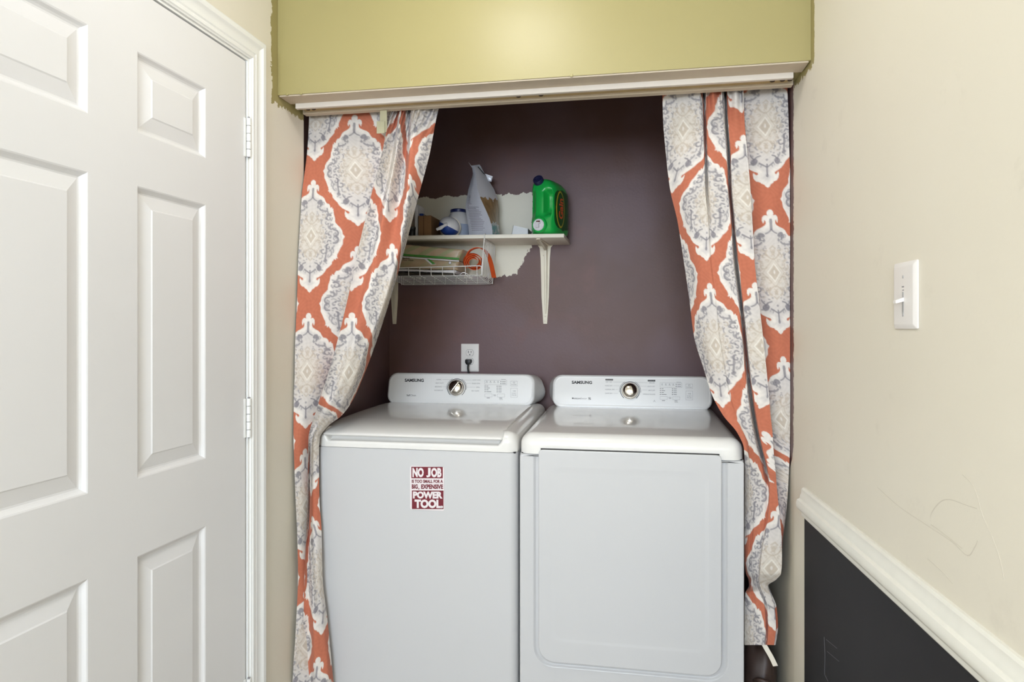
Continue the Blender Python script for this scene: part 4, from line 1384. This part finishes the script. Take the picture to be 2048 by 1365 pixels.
def medallion():
    """paint one medallion (right half, mirrored) -> RGBA array; print colours only"""
    st_ = 2.0
    W, Hh = 466, 730
    xs = np.arange(0, W, st_)
    ys_ = np.arange(-Hh, Hh, st_)
    X, Y = np.meshgrid(xs, ys_)
    out = np.zeros(X.shape + (4,))
    outline = [(0, 622), (16, 616), (27, 600), (30, 580), (24, 562), (36, 566), (52, 566), (66, 548), (69, 515), (62, 488), (54, 500), (50, 520), (42, 508), (42, 482), (52, 466), (78, 448), (110, 432), (132, 412), (146, 380), (160, 358), (186, 352), (200, 330), (204, 306), (222, 318), (226, 296), (236, 300), (240, 270), (246, 236), (258, 200), (262, 150), (284, 122), (308, 96), (326, 60), (330, 26), (348, 0),
               (332, -34), (330, -84), (310, -124), (298, -158), (284, -190), (280, -218), (288, -236), (272, -232), (268, -256), (256, -240), (246, -262), (236, -272), (232, -300), (206, -330), (180, -352), (164, -382), (136, -414), (100, -438), (76, -450), (70, -466), (84, -476), (96, -462), (106, -446), (112, -474), (106, -508), (88, -536), (58, -546), (50, -560), (28, -572), (18, -592), (0, -606)]
    poly = np.array(outline, float)
    # crossing test
    inside = np.zeros(X.shape, bool)
    full = np.vstack([poly, poly[::-1] * [-1, 1]])
    n_ = len(full)
    dist = np.full(X.shape, 1e9)
    for i in range(n_):
        (x1_, y1_), (x2_, y2_) = full[i], full[(i + 1) % n_]
        if y1_ != y2_:
            cond = ((y1_ > Y) != (y2_ > Y)) & (X < (x2_ - x1_) * (Y - y1_) / (y2_ - y1_) + x1_)
            inside ^= cond
        if max(x1_, x2_) >= -20:
            dx, dy = x2_ - x1_, y2_ - y1_
            t = np.clip(((X - x1_) * dx + (Y - y1_) * dy) / (dx * dx + dy * dy + 1e-9), 0, 1)
            dist = np.minimum(dist, np.hypot(X - x1_ - t * dx, Y - y1_ - t * dy))
    sd = np.where(inside, dist, -dist)
    alpha = np.clip(sd / 4 + 0.5, 0, 1)
    col = np.zeros(X.shape + (3,))
    white = np.array(lin((226, 219, 211))[:3])
    wash = np.array(lin((208, 198, 184))[:3])
    grey = np.array(lin((128, 124, 130))[:3])
    grey2 = np.array(lin((152, 147, 149))[:3])
    beige = np.array(lin((190, 176, 160))[:3])
    lav = np.array(lin((194, 188, 187))[:3])
    col[:] = white
    # pale wash of the inner field, lavender towards the sides
    inner = np.clip((sd - 26) / 30, 0, 1)
    cen = np.exp(-((X / 165) ** 2 + (Y / 280) ** 2))
    k1 = (inner * cen * 0.85)[..., None]
    col = col * (1 - k1) + wash * k1
    k1 = (inner * (1 - cen) * 0.65)[..., None]
    col = col * (1 - k1) + lav * k1

    def stroke(p, w_, c_, op=0.85, sm=True, taper=False):
        nonlocal col
        w_ = w_ * 1.3
        q = smooth_poly(p, 5) if sm and len(p) > 2 else np.array(p, float)
        lo = q.min(0) - w_ - 6
        hi = q.max(0) + w_ + 6
        ix = slice(max(0, int(lo[0] / st_)), max(0, int(hi[0] / st_) + 1))
        iy = slice(max(0, int((lo[1] + Hh) / st_)), max(0, int((hi[1] + Hh) / st_) + 1))
        Xs, Ys = X[iy, ix], Y[iy, ix]
        if Xs.size == 0:
            return
        dd = np.full(Xs.shape, 1e9)
        m_ = len(q)
        for i in range(m_ - 1):
            (x1_, y1_), (x2_, y2_) = q[i], q[i + 1]
            dx, dy = x2_ - x1_, y2_ - y1_
            t = np.clip(((Xs - x1_) * dx + (Ys - y1_) * dy) / (dx * dx + dy * dy + 1e-9), 0, 1)
            wl_ = w_ * (1 - 0.55 * (i / m_)) if taper else w_
            dd = np.minimum(dd, np.hypot(Xs - x1_ - t * dx, Ys - y1_ - t * dy) - wl_ / 2)
        a_ = (np.clip(0.5 - dd / 5, 0, 1) * op)[..., None]
        col[iy, ix] = col[iy, ix] * (1 - a_) + c_ * a_

    def blob(x, y, rx, ry, c_, op=0.85, rot=0.0):
        nonlocal col
        ca, sa = math.cos(rot), math.sin(rot)
        u_ = ((X - x) * ca + (Y - y) * sa) / rx
        v_ = (-(X - x) * sa + (Y - y) * ca) / ry
        a_ = (np.clip((1 - np.hypot(u_, v_)) * min(rx, ry) / 4 + 0.5, 0, 1) * op)[..., None]
        col = col * (1 - a_) + c_ * a_

    def curl(x, y, r, a0, turns, w_, c_, op=0.8, flip=1):
        p = []
        for k in range(14):
            t = k / 13
            a_ = math.radians(a0) + flip * turns * 6.283 * t
            rr_ = r * (1 - 0.72 * t)
            p.append((x + rr_ * math.cos(a_), y + rr_ * math.sin(a_)))
        stroke(p, w_, c_, op, taper=True)

    # crown stem and leaves, both ends
    stroke([(0, 520), (0, 470), (0, 425)], 18, grey, 0.8)
    stroke([(0, 425), (22, 400), (48, 385)], 10, grey, 0.8)
    blob(0, 500, 14, 22, grey2)
    blob(82, 372, 30, 22, grey, 0.85, 0.6)
    blob(104, 352, 18, 22, grey, 0.8, -0.5)
    stroke([(82, 372), (92, 335), (96, 318)], 9, grey2)
    stroke([(168, 300), (168, 276), (120, 276), (96, 286), (84, 300)], 13, grey, 0.75)
    stroke([(168, 278), (182, 250)], 10, grey2)
    blob(62, 318, 10, 10, grey2)
    curl(192, 196, 34, 60, 0.95, 13, grey, 0.8, 1)
    stroke([(214, 226), (196, 240), (168, 236)], 11, grey, 0.75)
    curl(132, 212, 26, 120, 0.9, 9, beige, 0.9, -1)
    stroke([(238, 128), (214, 118), (206, 92), (222, 74), (240, 86)], 12, grey, 0.8)
    stroke([(192, 140), (186, 108), (196, 84)], 9, grey2, 0.8)
    # the 3-shaped scroll beside the cusp
    stroke([(250, 70), (278, 62), (292, 36), (280, 8), (258, 0)], 13, grey, 0.85)
    stroke([(258, 0), (284, -12), (292, -44), (276, -70), (250, -72)], 13, grey, 0.85)
    stroke([(258, 0), (250, 20), (262, 34)], 8, grey2)
    stroke([(256, -8), (248, -26), (258, -40)], 8, grey2)
    stroke([(302, 66), (312, 30), (314, -20), (304, -62)], 5, lav, 0.9)
    blob(196, 22, 10, 10, grey)
    blob(212, -14, 8, 8, grey2)
    stroke([(176, 60), (160, 40), (176, 24)], 9, grey2)
    stroke([(222, -52), (196, -44), (184, -62)], 10, grey)
    # lower S scrolls
    curl(196, -116, 30, 100, 0.85, 14, grey, 0.85, 1)
    stroke([(178, -96), (176, -150), (172, -200), (166, -250)], 13, grey, 0.8)
    stroke([(176, -176), (140, -186), (122, -170), (126, -148), (144, -144)], 11, grey, 0.8)
    blob(166, -262, 22, 16, grey, 0.8, 0.4)
    stroke([(222, -150), (232, -190), (214, -220)], 10, grey2)
    stroke([(236, -120), (250, -150), (246, -176)], 8, grey2)
    blob(100, -344, 26, 32, grey, 0.9, 0.25)
    blob(88, -330, 14, 20, grey2, 0.9)
    stroke([(96, -318), (78, -296), (52, -286)], 10, grey, 0.85)
    stroke([(98, -318), (118, -292), (128, -268)], 9, grey, 0.8)
    stroke([(60, -356), (30, -380), (0, -400)], 10, grey, 0.85)
    stroke([(0, -372), (0, -430), (0, -470)], 11, grey, 0.85)
    blob(0, -484, 11, 17, grey)
    blob(0, -326, 11, 11, grey2)
    blob(52, -400, 7, 7, lav)
    pr = random.Random(3)
    for gy in range(-380, 400, 52):
        for gx in range(70, 300, 48):
            x, y = gx + pr.uniform(-14, 14), gy + pr.uniform(-14, 14)
            j, i = int((y + Hh) / st_), int(x / st_)
            if sd[j, i] < 34 or (x / 150) ** 2 + (y / 250) ** 2 < 0.55:
                continue
            q = pr.random()
            if q < 0.45:
                curl(x, y, pr.uniform(13, 22), pr.uniform(0, 360), 0.8, 10, grey if q < 0.22 else grey2, 0.7, pr.choice((-1, 1)))
            elif q < 0.75:
                a_ = pr.uniform(0, 6.28)
                stroke([(x - 16 * math.cos(a_), y - 16 * math.sin(a_)), (x + pr.uniform(-7, 7), y + pr.uniform(-7, 7)), (x + 17 * math.cos(a_), y + 17 * math.sin(a_))], 10, grey2, 0.75)
            else:
                blob(x, y, 10, 7, grey2, 0.75, pr.uniform(0, 3))
    for gy in range(-230, 240, 44):
        for gx in range(16, 130, 40):
            x, y = gx + pr.uniform(-10, 10), gy + pr.uniform(-10, 10)
            if abs(x) / 62 + abs(y) / 96 < 1.7:
                continue
            curl(x, y, pr.uniform(12, 18), pr.uniform(0, 360), 0.7, 10, beige, 0.6, pr.choice((-1, 1)))
    # beige heart: diamond, curls and leaves
    for r0, r1, c_, op in ((1.62, 1.40, beige, 0.55), (0.80, 0.0, beige, 0.75)):
        dm = np.abs(X) / 62 + np.abs(Y) / 96
        a_ = (np.clip((r0 - dm) * 12, 0, 1) * np.clip((dm - r1) * 12, 0, 1) * op)[..., None]
        col = col * (1 - a_) + c_ * a_
    dm = np.abs(X) / 62 + np.abs(Y) / 96
    a_ = (np.clip((1.05 - dm) * 10, 0, 1) * np.clip((dm - 0.82) * 10, 0, 1) * 0.9)[..., None]
    col = col * (1 - a_) + np.array(lin((232, 227, 218))[:3]) * a_
    blob(0, 6, 9, 20, np.array(lin((222, 216, 210))[:3]), 0.8)
    for sg in (1, -1):
        curl(86, 62 * sg, 28, 200 * sg, 0.8, 11, beige, 0.8, sg)
        curl(70, 160 * sg, 24, 160, 0.8, 10, beige, 0.75, -sg)
        stroke([(0, 130 * sg), (34, 150 * sg), (60, 190 * sg), (48, 220 * sg)], 10, beige, 0.7)
        stroke([(110, 20 * sg), (136, 40 * sg), (132, 70 * sg)], 11, beige, 0.7)
        blob(0, 196 * sg, 16, 26, beige, 0.7)
        blob(112, 118 * sg, 22, 12, beige, 0.6, 0.6 * sg)
        stroke([(24, 236 * sg), (0, 262 * sg)], 10, beige, 0.7)
        blob(150, 8 * sg, 14, 20, beige, 0.5)
    for x, y in ((120, 260), (60, 262), (140, 96), (40, -250), (110, -236), (150, -300), (220, 170), (140, -60)):
        blob(x, y, 9, 7, grey2, 0.7)
    col_full = np.concatenate([col[:, :0:-1], col], 1)
    al_full = np.concatenate([alpha[:, :0:-1], alpha], 1)
    return col_full, al_full, st_, W, Hh


MED = medallion()
CORAL = np.array(lin((190, 112, 86))[:3])


def damask(u, v):
    col, al, st_, W, Hh = MED
    out = np.empty(u.shape + (3,))
    mott = 1 + 0.05 * np.sin(u * 310 + 3 * np.sin(v * 97)) * np.sin(v * 260 + 2 * np.sin(u * 140))
    out[:] = CORAL
    for ou_, ov_ in ((0, 0), (PH / 2, PV / 2)):
        x = (u - ou_ + PH / 2) % PH - PH / 2
        y = (v - ov_ + PV / 2) % PV - PV / 2
        fx = np.clip(x / UNIT / st_ + (col.shape[1] - 1) / 2, 0, col.shape[1] - 1.001)
        fy = np.clip((y / UNIT + Hh) / st_, 0, col.shape[0] - 1.001)
        ix, iy = fx.astype(int), fy.astype(int)
        ax, ay = (fx - ix)[..., None], (fy - iy)[..., None]
        def s4(arr):
            return (arr[iy, ix] * (1 - ax) * (1 - ay) + arr[iy, ix + 1] * ax * (1 - ay) + arr[iy + 1, ix] * (1 - ax) * ay + arr[iy + 1, ix + 1] * ax * ay)
        a_ = s4(al[..., None])
        out = out * (1 - a_) + s4(col) * a_
    return np.clip(out * mott[..., None], 0, 1)


def pchip(x, y, xq):
    """row-wise monotone cubic; x, y: (R, K), xq: (R, N)"""
    h_ = np.diff(x, axis=1)
    dl = np.diff(y, axis=1) / h_
    dm = np.zeros_like(y)
    w1 = 2 * h_[:, 1:] + h_[:, :-1]
    w2 = h_[:, 1:] + 2 * h_[:, :-1]
    same = dl[:, 1:] * dl[:, :-1] > 0
    with np.errstate(divide='ignore', invalid='ignore'):
        dm[:, 1:-1] = np.where(same, (w1 + w2) / (w1 / dl[:, :-1] + w2 / dl[:, 1:]), 0)
    dm[:, 0], dm[:, -1] = dl[:, 0], dl[:, -1]
    idx = np.clip((xq[:, :, None] >= x[:, None, :]).sum(2) - 1, 0, x.shape[1] - 2)
    r = np.arange(x.shape[0])[:, None]
    x0_, hh = x[r, idx], h_[r, idx]
    t = np.clip((xq - x0_) / hh, 0, 1)
    y0_, y1_, d0, d1 = y[r, idx], y[r, idx + 1], dm[r, idx], dm[r, idx + 1]
    return ((1 + 2 * t) * (1 - t) ** 2 * y0_ + t * (1 - t) ** 2 * hh * d0 + t * t * (3 - 2 * t) * y1_ + t * t * (t - 1) * hh * d1)


def cloth_material():
    k = M('damask_curtain_cloth')
    at = k.n('ShaderNodeAttribute', attribute_name='print')
    k.color(at.outputs['Color'])
    k.b.inputs['Roughness'].default_value = 0.85
    k.b.inputs['Specular IOR Level'].default_value = 0.2
    k.b.inputs['Sheen Weight'].default_value = 0.1
    k.bump(k.noise(900, 2), 0.15, 0.0006)
    return k.m


MAT['cloth'] = cloth_material()


def curtain(name, rows, anchor, xlim, NU, NV, upat, vpat, parent, wrinkle=0.0025, gather=(0, 1)):
    """rows: (py, [px...], [Y...]) crease lines of the hanging cloth measured at several heights; anchor: (crease, cloth width there)"""
    py = np.array([r[0] for r in rows], float)
    px = np.array([r[1] for r in rows], float).T
    yy = np.array([r[2] for r in rows], float).T
    K = px.shape[0]
    q = np.linspace(py[0], py[-1], NV)
    X0 = np.repeat(py[None], K, 0)
    Q = np.repeat(q[None], K, 0)
    pxr = pchip(X0, px, Q).T          # (NV, K)
    yr = pchip(X0, yy, Q).T
    # cloth width between creases = true distance along the folds, counted from the anchor crease
    u0 = (pxr - CX) / F
    d0 = yr / (sn * u0 + cs)
    xw = (cs * u0 - sn) * d0
    seg_ = np.hypot(np.diff(xw, axis=1), np.diff(yr, axis=1)) * 1.03 + 0.0015
    ur = np.concatenate([np.zeros((NV, 1)), np.cumsum(seg_, 1)], 1)
    ur = ur - ur[:, anchor[0]:anchor[0] + 1] + anchor[1]
    uq = np.linspace(0, 1, NU)[None] * (ur[:, -1:] - ur[:, :1]) + ur[:, :1]
    PXq = pchip(ur, pxr, uq)
    Yq = pchip(ur, yr, uq)
    U = uq
    PYq = np.repeat(q[:, None], NU, 1)
    Yq = Yq + wrinkle * (np.sin(U * 61 + PYq * 0.013) * np.sin(PYq * 0.021 + U * 17) + 0.6 * np.sin(U * 37 - PYq * 0.031 + 1.3))
    g0, g1 = gather
    topf = np.exp(-((PYq - py[0]) / 70.0) ** 2) * ((U > g0) & (U < g1))
    Yq = Yq + 0.013 * topf * np.sin(U * 2 * math.pi / 0.021 + 0.4 * np.sin(U * 90))
    uu = (PXq - CX) / F
    d_ = Yq / (sn * uu + cs)
    Xw = (cs * uu - sn) * d_
    Zw = H + (HY - PYq) / F * d_
    Xw = np.clip(Xw, xlim[0], xlim[1])
    colr = damask(U - upat, Zw - vpat)
    co = np.stack([Xw, Yq, Zw], -1).reshape(-1, 3) - np.array(origin(parent))
    me = bpy.data.meshes.new(name)
    nv = NU * NV
    me.vertices.add(nv)
    me.vertices.foreach_set('co', co.astype(np.float32).ravel())
    i = np.arange(NV - 1)[:, None] * NU + np.arange(NU - 1)[None]
    fc = np.stack([i, i + 1, i + 1 + NU, i + NU], -1).reshape(-1, 4)
    nf = len(fc)
    me.loops.add(nf * 4)
    me.loops.foreach_set('vertex_index', fc.astype(np.int32).ravel())
    me.polygons.add(nf)
    me.polygons.foreach_set('loop_start', (np.arange(nf) * 4).astype(np.int32))
    me.polygons.foreach_set('loop_total', np.full(nf, 4, np.int32))
    me.polygons.foreach_set('use_smooth', np.ones(nf, bool))
    me.update()
    me.validate()
    ca = me.color_attributes.new('print', 'FLOAT_COLOR', 'POINT')
    c4 = np.ones((nv, 4), np.float32)
    c4[:, :3] = colr.reshape(-1, 3)
    ca.data.foreach_set('color', c4.ravel())
    me.materials.append(MAT['cloth'])
    o = bpy.data.objects.new(name, me)
    COL.objects.link(o)
    o.parent = parent
    return o


lc = thing('curtain', 'coral and grey damask curtain swept aside at the left, beside the washer', 'curtain', (-1.03, 2.05, 0.03), 'closet curtains')
# columns: left edge, mid back panel, hidden end, front fold, v1, r1, v2, r2, right edge
LR = [
    (165, [612, 700, 796.5, 790, 801, 807, 822, 828, 884], [2.112, 2.118, 2.1302, 2.095, 2.134, 2.092, 2.14, 2.092, 2.112]),
    (205, [612, 699, 794.0, 787, 798, 805, 820, 826, 880], [2.112, 2.116, 2.12, 2.0858, 2.1281, 2.0841, 2.1363, 2.0864, 2.112]),
    (240, [610, 695, 788.0, 778, 793, 799, 817, 824, 872], [2.11, 2.11, 2.116, 2.0685, 2.1133, 2.0693, 2.1252, 2.0741, 2.112]),
    (300, [608, 688, 777.5, 765, 785, 792, 812, 821, 861], [2.1, 2.098, 2.1201, 2.0383, 2.0869, 2.0429, 2.1036, 2.0539, 2.11]),
    (400, [602, 672, 754.0, 740, 764, 773, 800, 813, 835], [2.058, 2.075, 2.115, 2.014, 2.0492, 2.022, 2.0722, 2.0444, 2.11]),
    (500, [597, 658, 730.5, 716, 742, 752, 783, 796, 809], [2.04, 2.06, 2.105, 2.0, 2.0232, 2.011, 2.0422, 2.0424, 2.115]),
    (600, [594, 645, 708.5, 695, 719, 729, 759, 770, 780], [2.024, 2.046, 2.095, 1.988, 2.0076, 1.9996, 2.0252, 2.034, 2.115]),
    (700, [590, 630, 682.5, 670, 692, 701, 722, 731, 747], [2.012, 2.034, 2.085, 1.98, 1.9996, 1.9936, 2.0152, 2.026, 2.11]),
    (760, [589, 622, 662.0, 652, 671, 680, 700, 708, 724], [2.006, 2.028, 2.081, 1.976, 1.9956, 1.9896, 2.0112, 2.022, 2.105]),
    (800, [587, 613, 653, 639, 655, 662, 679, 687, 706], [2.003, 2.024, 2.0825, 1.9787, 1.9953, 1.9913, 2.01, 2.0203, 2.098]),
    (832, [587, 607, 637, 629, 640, 646, 660, 667, 683], [2.002, 2.02, 2.0701, 2.0032, 2.0149, 2.0129, 2.0266, 2.0334, 2.08]),
    (852, [587, 605, 628, 622, 630, 634, 643, 648, 657], [2.001, 2.018, 2.0576, 2.0176, 2.0276, 2.0256, 2.0376, 2.0436, 2.07]),
    (876, [587, 602, 622, 617, 621, 624, 629, 634, 640], [2.001, 2.016, 2.054, 2.022, 2.032, 2.03, 2.042, 2.048, 2.068]),
    (910, [588, 601, 620, 616, 619, 622, 626, 631, 638], [2.001, 2.016, 2.06, 2.026, 2.05, 2.032, 2.056, 2.06, 2.072]),
    (1000, [591, 603, 620, 615, 618, 621, 626, 631, 639], [2.004, 2.018, 2.06, 2.022, 2.05, 2.026, 2.052, 2.056, 2.068]),
    (1060, [594, 603, 619, 613, 617, 620, 627, 633, 643], [2.008, 2.018, 2.056, 2.022, 2.046, 2.024, 2.046, 2.05, 2.064]),
    (1150, [596, 603, 621, 609, 617, 624, 631, 637, 645], [2.012, 2.02, 2.05, 2.02, 2.034, 2.02, 2.034, 2.04, 2.06]),
    (1250, [592, 603, 627, 607, 618, 628, 638, 647, 656], [2.006, 2.014, 2.046, 2.018, 2.03, 2.014, 2.024, 2.034, 2.06]),
    (1365, [585, 600, 630, 606, 620, 632, 646, 658, 667], [1.996, 2.01, 2.044, 2.016, 2.028, 2.008, 2.018, 2.03, 2.06]),
    (1395, [584, 600, 631, 606, 620, 633, 648, 661, 670], [1.994, 2.01, 2.044, 2.016, 2.028, 2.008, 2.018, 2.03, 2.06]),
]
curtain('drape', LR, (0, 0.0), (-1.0755, 1), 300, 900, 0.041, 1.591, lc, 0.0022, (0.34, 0.7))
# cream strap hanging in front of the left curtain
sp = thing('hanging_strap', 'short cream strap with a square tab hanging before the left curtain', 'strap', P(768, 268, 2.055))
a, b = P(760, 200, 2.062), P(774, 264, 2.062)
MB().box(a.x, b.x, 2.061, 2.063, b.z, ZS - 0.0185).build('strap_band', MAT['strap'], sp, bevel=0.0005, seg=1)
a, b = P(753.5, 243, 2.058), P(769.5, 266.5, 2.058)
MB().box(a.x, b.x, 2.0565, 2.0605, b.z, a.z).build('strap_tab', MAT['strap'], sp, bevel=0.001, seg=2)

rc_ = thing('curtain', 'coral and grey damask curtain bunched at the right, beside the dryer', 'curtain', (0.40, 2.14, 0.30), 'closet curtains')
# columns: left edge, panel mid, ridge, valley, ridge, slit left, slit depth, slit right, fold edge, hidden, right panel mid, right edge
RR = [
    (150, [1325, 1361, 1400, 1406, 1410, 1443, 1450, 1454, 1485, 1478, 1529, 1574], [2.13, 2.118, 2.112, 2.165, 2.115, 2.112, 2.186, 2.112, 2.105, 2.15, 2.135, 2.128]),
    (185, [1325, 1362, 1402, 1408, 1412, 1445, 1451, 1455, 1487, 1479, 1531, 1575], [2.13, 2.116, 2.11, 2.165, 2.113, 2.11, 2.184, 2.11, 2.103, 2.15, 2.133, 2.126]),
    (237, [1326, 1365, 1404, 1409, 1413, 1447, 1453, 1456, 1489, 1480, 1533, 1577], [2.1399, 2.1155, 2.108, 2.163, 2.11, 2.106, 2.18, 2.106, 2.1, 2.15, 2.131, 2.124]),
    (311, [1332, 1370, 1408, 1411, 1416, 1453, 1458, 1462, 1495, 1485, 1537, 1579], [2.1596, 2.1204, 2.106, 2.1519, 2.108, 2.102, 2.176, 2.102, 2.097, 2.15, 2.131, 2.124]),
    (378, [1340, 1376, 1410, 1413, 1418, 1455, 1460, 1465, 1501, 1492, 1541, 1582], [2.17, 2.124, 2.106, 2.1314, 2.108, 2.1, 2.174, 2.1, 2.095, 2.15, 2.13, 2.124]),
    (443, [1355, 1386, 1416, 1419, 1423, 1461, 1466, 1470, 1505, 1497, 1545, 1584], [2.168, 2.122, 2.104, 2.1143, 2.106, 2.098, 2.172, 2.098, 2.094, 2.15, 2.129, 2.124]),
    (520, [1367, 1393, 1420, 1423, 1427, 1466, 1472, 1477, 1509, 1500, 1548, 1585], [2.166, 2.12, 2.102, 2.105, 2.104, 2.096, 2.17, 2.096, 2.093, 2.15, 2.128, 2.124]),
    (602, [1379, 1404, 1430, 1433, 1437, 1476, 1482, 1486, 1518, 1509, 1551, 1584], [2.164, 2.118, 2.1, 2.103, 2.102, 2.094, 2.168, 2.094, 2.092, 2.15, 2.128, 2.124]),
    (673, [1388, 1412, 1438, 1441, 1445, 1483, 1489, 1494, 1526, 1517, 1554, 1583], [2.162, 2.116, 2.098, 2.101, 2.1, 2.092, 2.166, 2.092, 2.092, 2.15, 2.128, 2.124]),
    (740, [1408, 1428, 1449, 1452, 1456, 1489, 1496, 1501, 1533, 1524, 1557, 1582], [2.145, 2.1105, 2.096, 2.1, 2.098, 2.092, 2.166, 2.092, 2.092, 2.15, 2.128, 2.124]),
    (790, [1424, 1440, 1458, 1461, 1465, 1495, 1501, 1507, 1538, 1530, 1559, 1582], [2.113, 2.0997, 2.094, 2.098, 2.096, 2.092, 2.166, 2.092, 2.092, 2.15, 2.128, 2.124]),
    (831, [1446, 1457, 1470, 1473, 1477, 1501, 1507, 1513, 1541, 1534, 1560, 1581], [2.085, 2.08, 2.08, 2.082, 2.084, 2.09, 2.18, 2.092, 2.092, 2.15, 2.128, 2.124]),
    (867, [1475, 1479, 1486, 1489, 1492, 1508, 1514, 1519, 1545, 1538, 1562, 1581], [2.066, 2.066, 2.068, 2.074, 2.078, 2.09, 2.175, 2.092, 2.092, 2.15, 2.128, 2.124]),
    (899, [1488, 1491, 1495, 1498, 1502, 1515, 1522, 1526, 1547, 1541, 1563, 1580], [2.066, 2.066, 2.07, 2.08, 2.084, 2.094, 2.165, 2.094, 2.092, 2.15, 2.128, 2.124]),
    (940, [1489.5, 1493, 1498, 1501, 1505, 1524, 1532, 1536, 1551, 1545, 1564, 1578], [2.12, 2.112, 2.105, 2.108, 2.106, 2.104, 2.15, 2.098, 2.095, 2.15, 2.128, 2.122]),
    (980, [1489.5, 1494, 1500, 1503, 1507, 1530, 1536, 1540, 1554, 1549, 1565, 1576], [2.14, 2.128, 2.12, 2.124, 2.12, 2.116, 2.118, 2.102, 2.1, 2.15, 2.13, 2.12]),
    (1030, [1489, 1494, 1501, 1504, 1508, 1530, 1534, 1537, 1559, 1553, 1566, 1572], [2.145, 2.13, 2.122, 2.126, 2.122, 2.116, 2.118, 2.102, 2.1, 2.145, 2.135, 2.12]),
    (1076, [1489, 1494, 1500, 1503, 1507, 1523, 1526, 1529, 1563, 1557, 1564, 1566], [2.145, 2.132, 2.126, 2.13, 2.124, 2.118, 2.12, 2.104, 2.102, 2.14, 2.135, 2.125]),
    (1120, [1489, 1493, 1498, 1501, 1504, 1516, 1519, 1522, 1564, 1557, 1561, 1563], [2.15, 2.136, 2.13, 2.134, 2.128, 2.12, 2.122, 2.106, 2.104, 2.14, 2.135, 2.128]),
    (1148, [1492, 1496, 1500, 1503, 1506, 1514, 1517, 1520, 1562, 1555, 1559, 1561], [2.17, 2.152, 2.142, 2.142, 2.136, 2.126, 2.126, 2.11, 2.106, 2.14, 2.135, 2.13]),
    (1160, [1497, 1500, 1503, 1505, 1507, 1513, 1516, 1519, 1552, 1546, 1550, 1553], [2.19, 2.172, 2.16, 2.156, 2.148, 2.136, 2.14, 2.124, 2.13, 2.16, 2.155, 2.15]),
    (1172, [1498, 1500, 1503, 1505, 1508, 1514, 1517, 1520, 1536, 1533, 1535, 1537], [2.19, 2.172, 2.16, 2.158, 2.152, 2.142, 2.152, 2.136, 2.15, 2.17, 2.165, 2.16]),
    (1186, [1491, 1496, 1502, 1505, 1509, 1520, 1523, 1526, 1540, 1536, 1539, 1542], [2.14, 2.13, 2.124, 2.126, 2.122, 2.116, 2.132, 2.116, 2.128, 2.15, 2.145, 2.14]),
    (1215, [1489, 1496, 1504, 1508, 1513, 1529, 1532, 1535, 1549, 1545, 1549, 1553], [2.134, 2.122, 2.116, 2.12, 2.116, 2.112, 2.124, 2.108, 2.112, 2.138, 2.132, 2.126]),
    (1255, [1489, 1496, 1505, 1509, 1514, 1531, 1534, 1537, 1552, 1548, 1552, 1556], [2.136, 2.124, 2.116, 2.12, 2.116, 2.11, 2.124, 2.108, 2.11, 2.138, 2.132, 2.126]),
    (1291, [1489, 1496, 1505, 1509, 1513, 1529, 1532, 1535, 1548, 1545, 1548, 1551], [2.138, 2.126, 2.118, 2.122, 2.118, 2.112, 2.128, 2.112, 2.114, 2.14, 2.134, 2.13]),
]
curtain('drape', RR, (5, 0.275), (-1, 0.4752), 330, 820, 0.047, H + 0.612, rc_, 0.0022, (0.10, 0.5))
# pale lining strip below the hem
path = cat([P(1527, 1288, 2.128), P(1535, 1302, 2.124), P(1543, 1316, 2.124), P(1551, 1333, 2.128)], 5)
MB().ribbon(path, Vector((0.014, 0, 0.003)), 0.0012).build('lining_strip', MAT['shelf'], rc_, smooth=50)

# rod both curtains hang from, above the header's back edge
rod = thing('curtain_rod', 'dark curtain rod hidden just behind the header', 'rod', (-0.27, 2.145, ZS + 0.095))
MB().tube([(-1.095, 2.150, ZS + 0.11), (0.475, 2.155, ZS + 0.11)], 0.008, 14).build('rod_tube', MAT['rod'], rod, smooth=50)

# slouched bag on the floor under the right curtain
lb_ = thing('leather_bag', 'dark brown slouched bag on the floor below the right curtain', 'bag', (0.405, 2.22, 0))
rings = []
for z, hw, hd, cx_, cy_ in ((0.001, .040, .075, .402, 2.225), (.02, .050, .088, .402, 2.225), (.10, .054, .092, .402, 2.225), (.20, .052, .086, .402, 2.225), (.245, .046, .074, .404, 2.225), (.275, .036, .058, .404, 2.23), (.292, .022, .040, .40, 2.235), (.298, .008, .02, .408, 2.235)):
    ring = []
    for k in range(40):
        a_ = k / 40 * 6.28318
        wob = 1 + 0.07 * math.sin(3 * a_ + z * 40) + 0.04 * math.sin(7 * a_ - z * 60)
        ring.append((cx_ + hw * wob * math.cos(a_), cy_ + hd * wob * math.sin(a_), z + (0.006 * math.sin(4 * a_) if z > 0.1 else 0)))
    rings.append(ring)
MB().loft(rings).build('bag_body', MAT['leather'], lb_, smooth=60)
path = cat([(0.375, 2.165, 0.19), (0.385, 2.128, 0.215), (0.415, 2.122, 0.21), (0.44, 2.14, 0.18)], 6)
MB().tube(path, 0.006, 8).build('bag_handle', MAT['leather'], lb_, smooth=60)
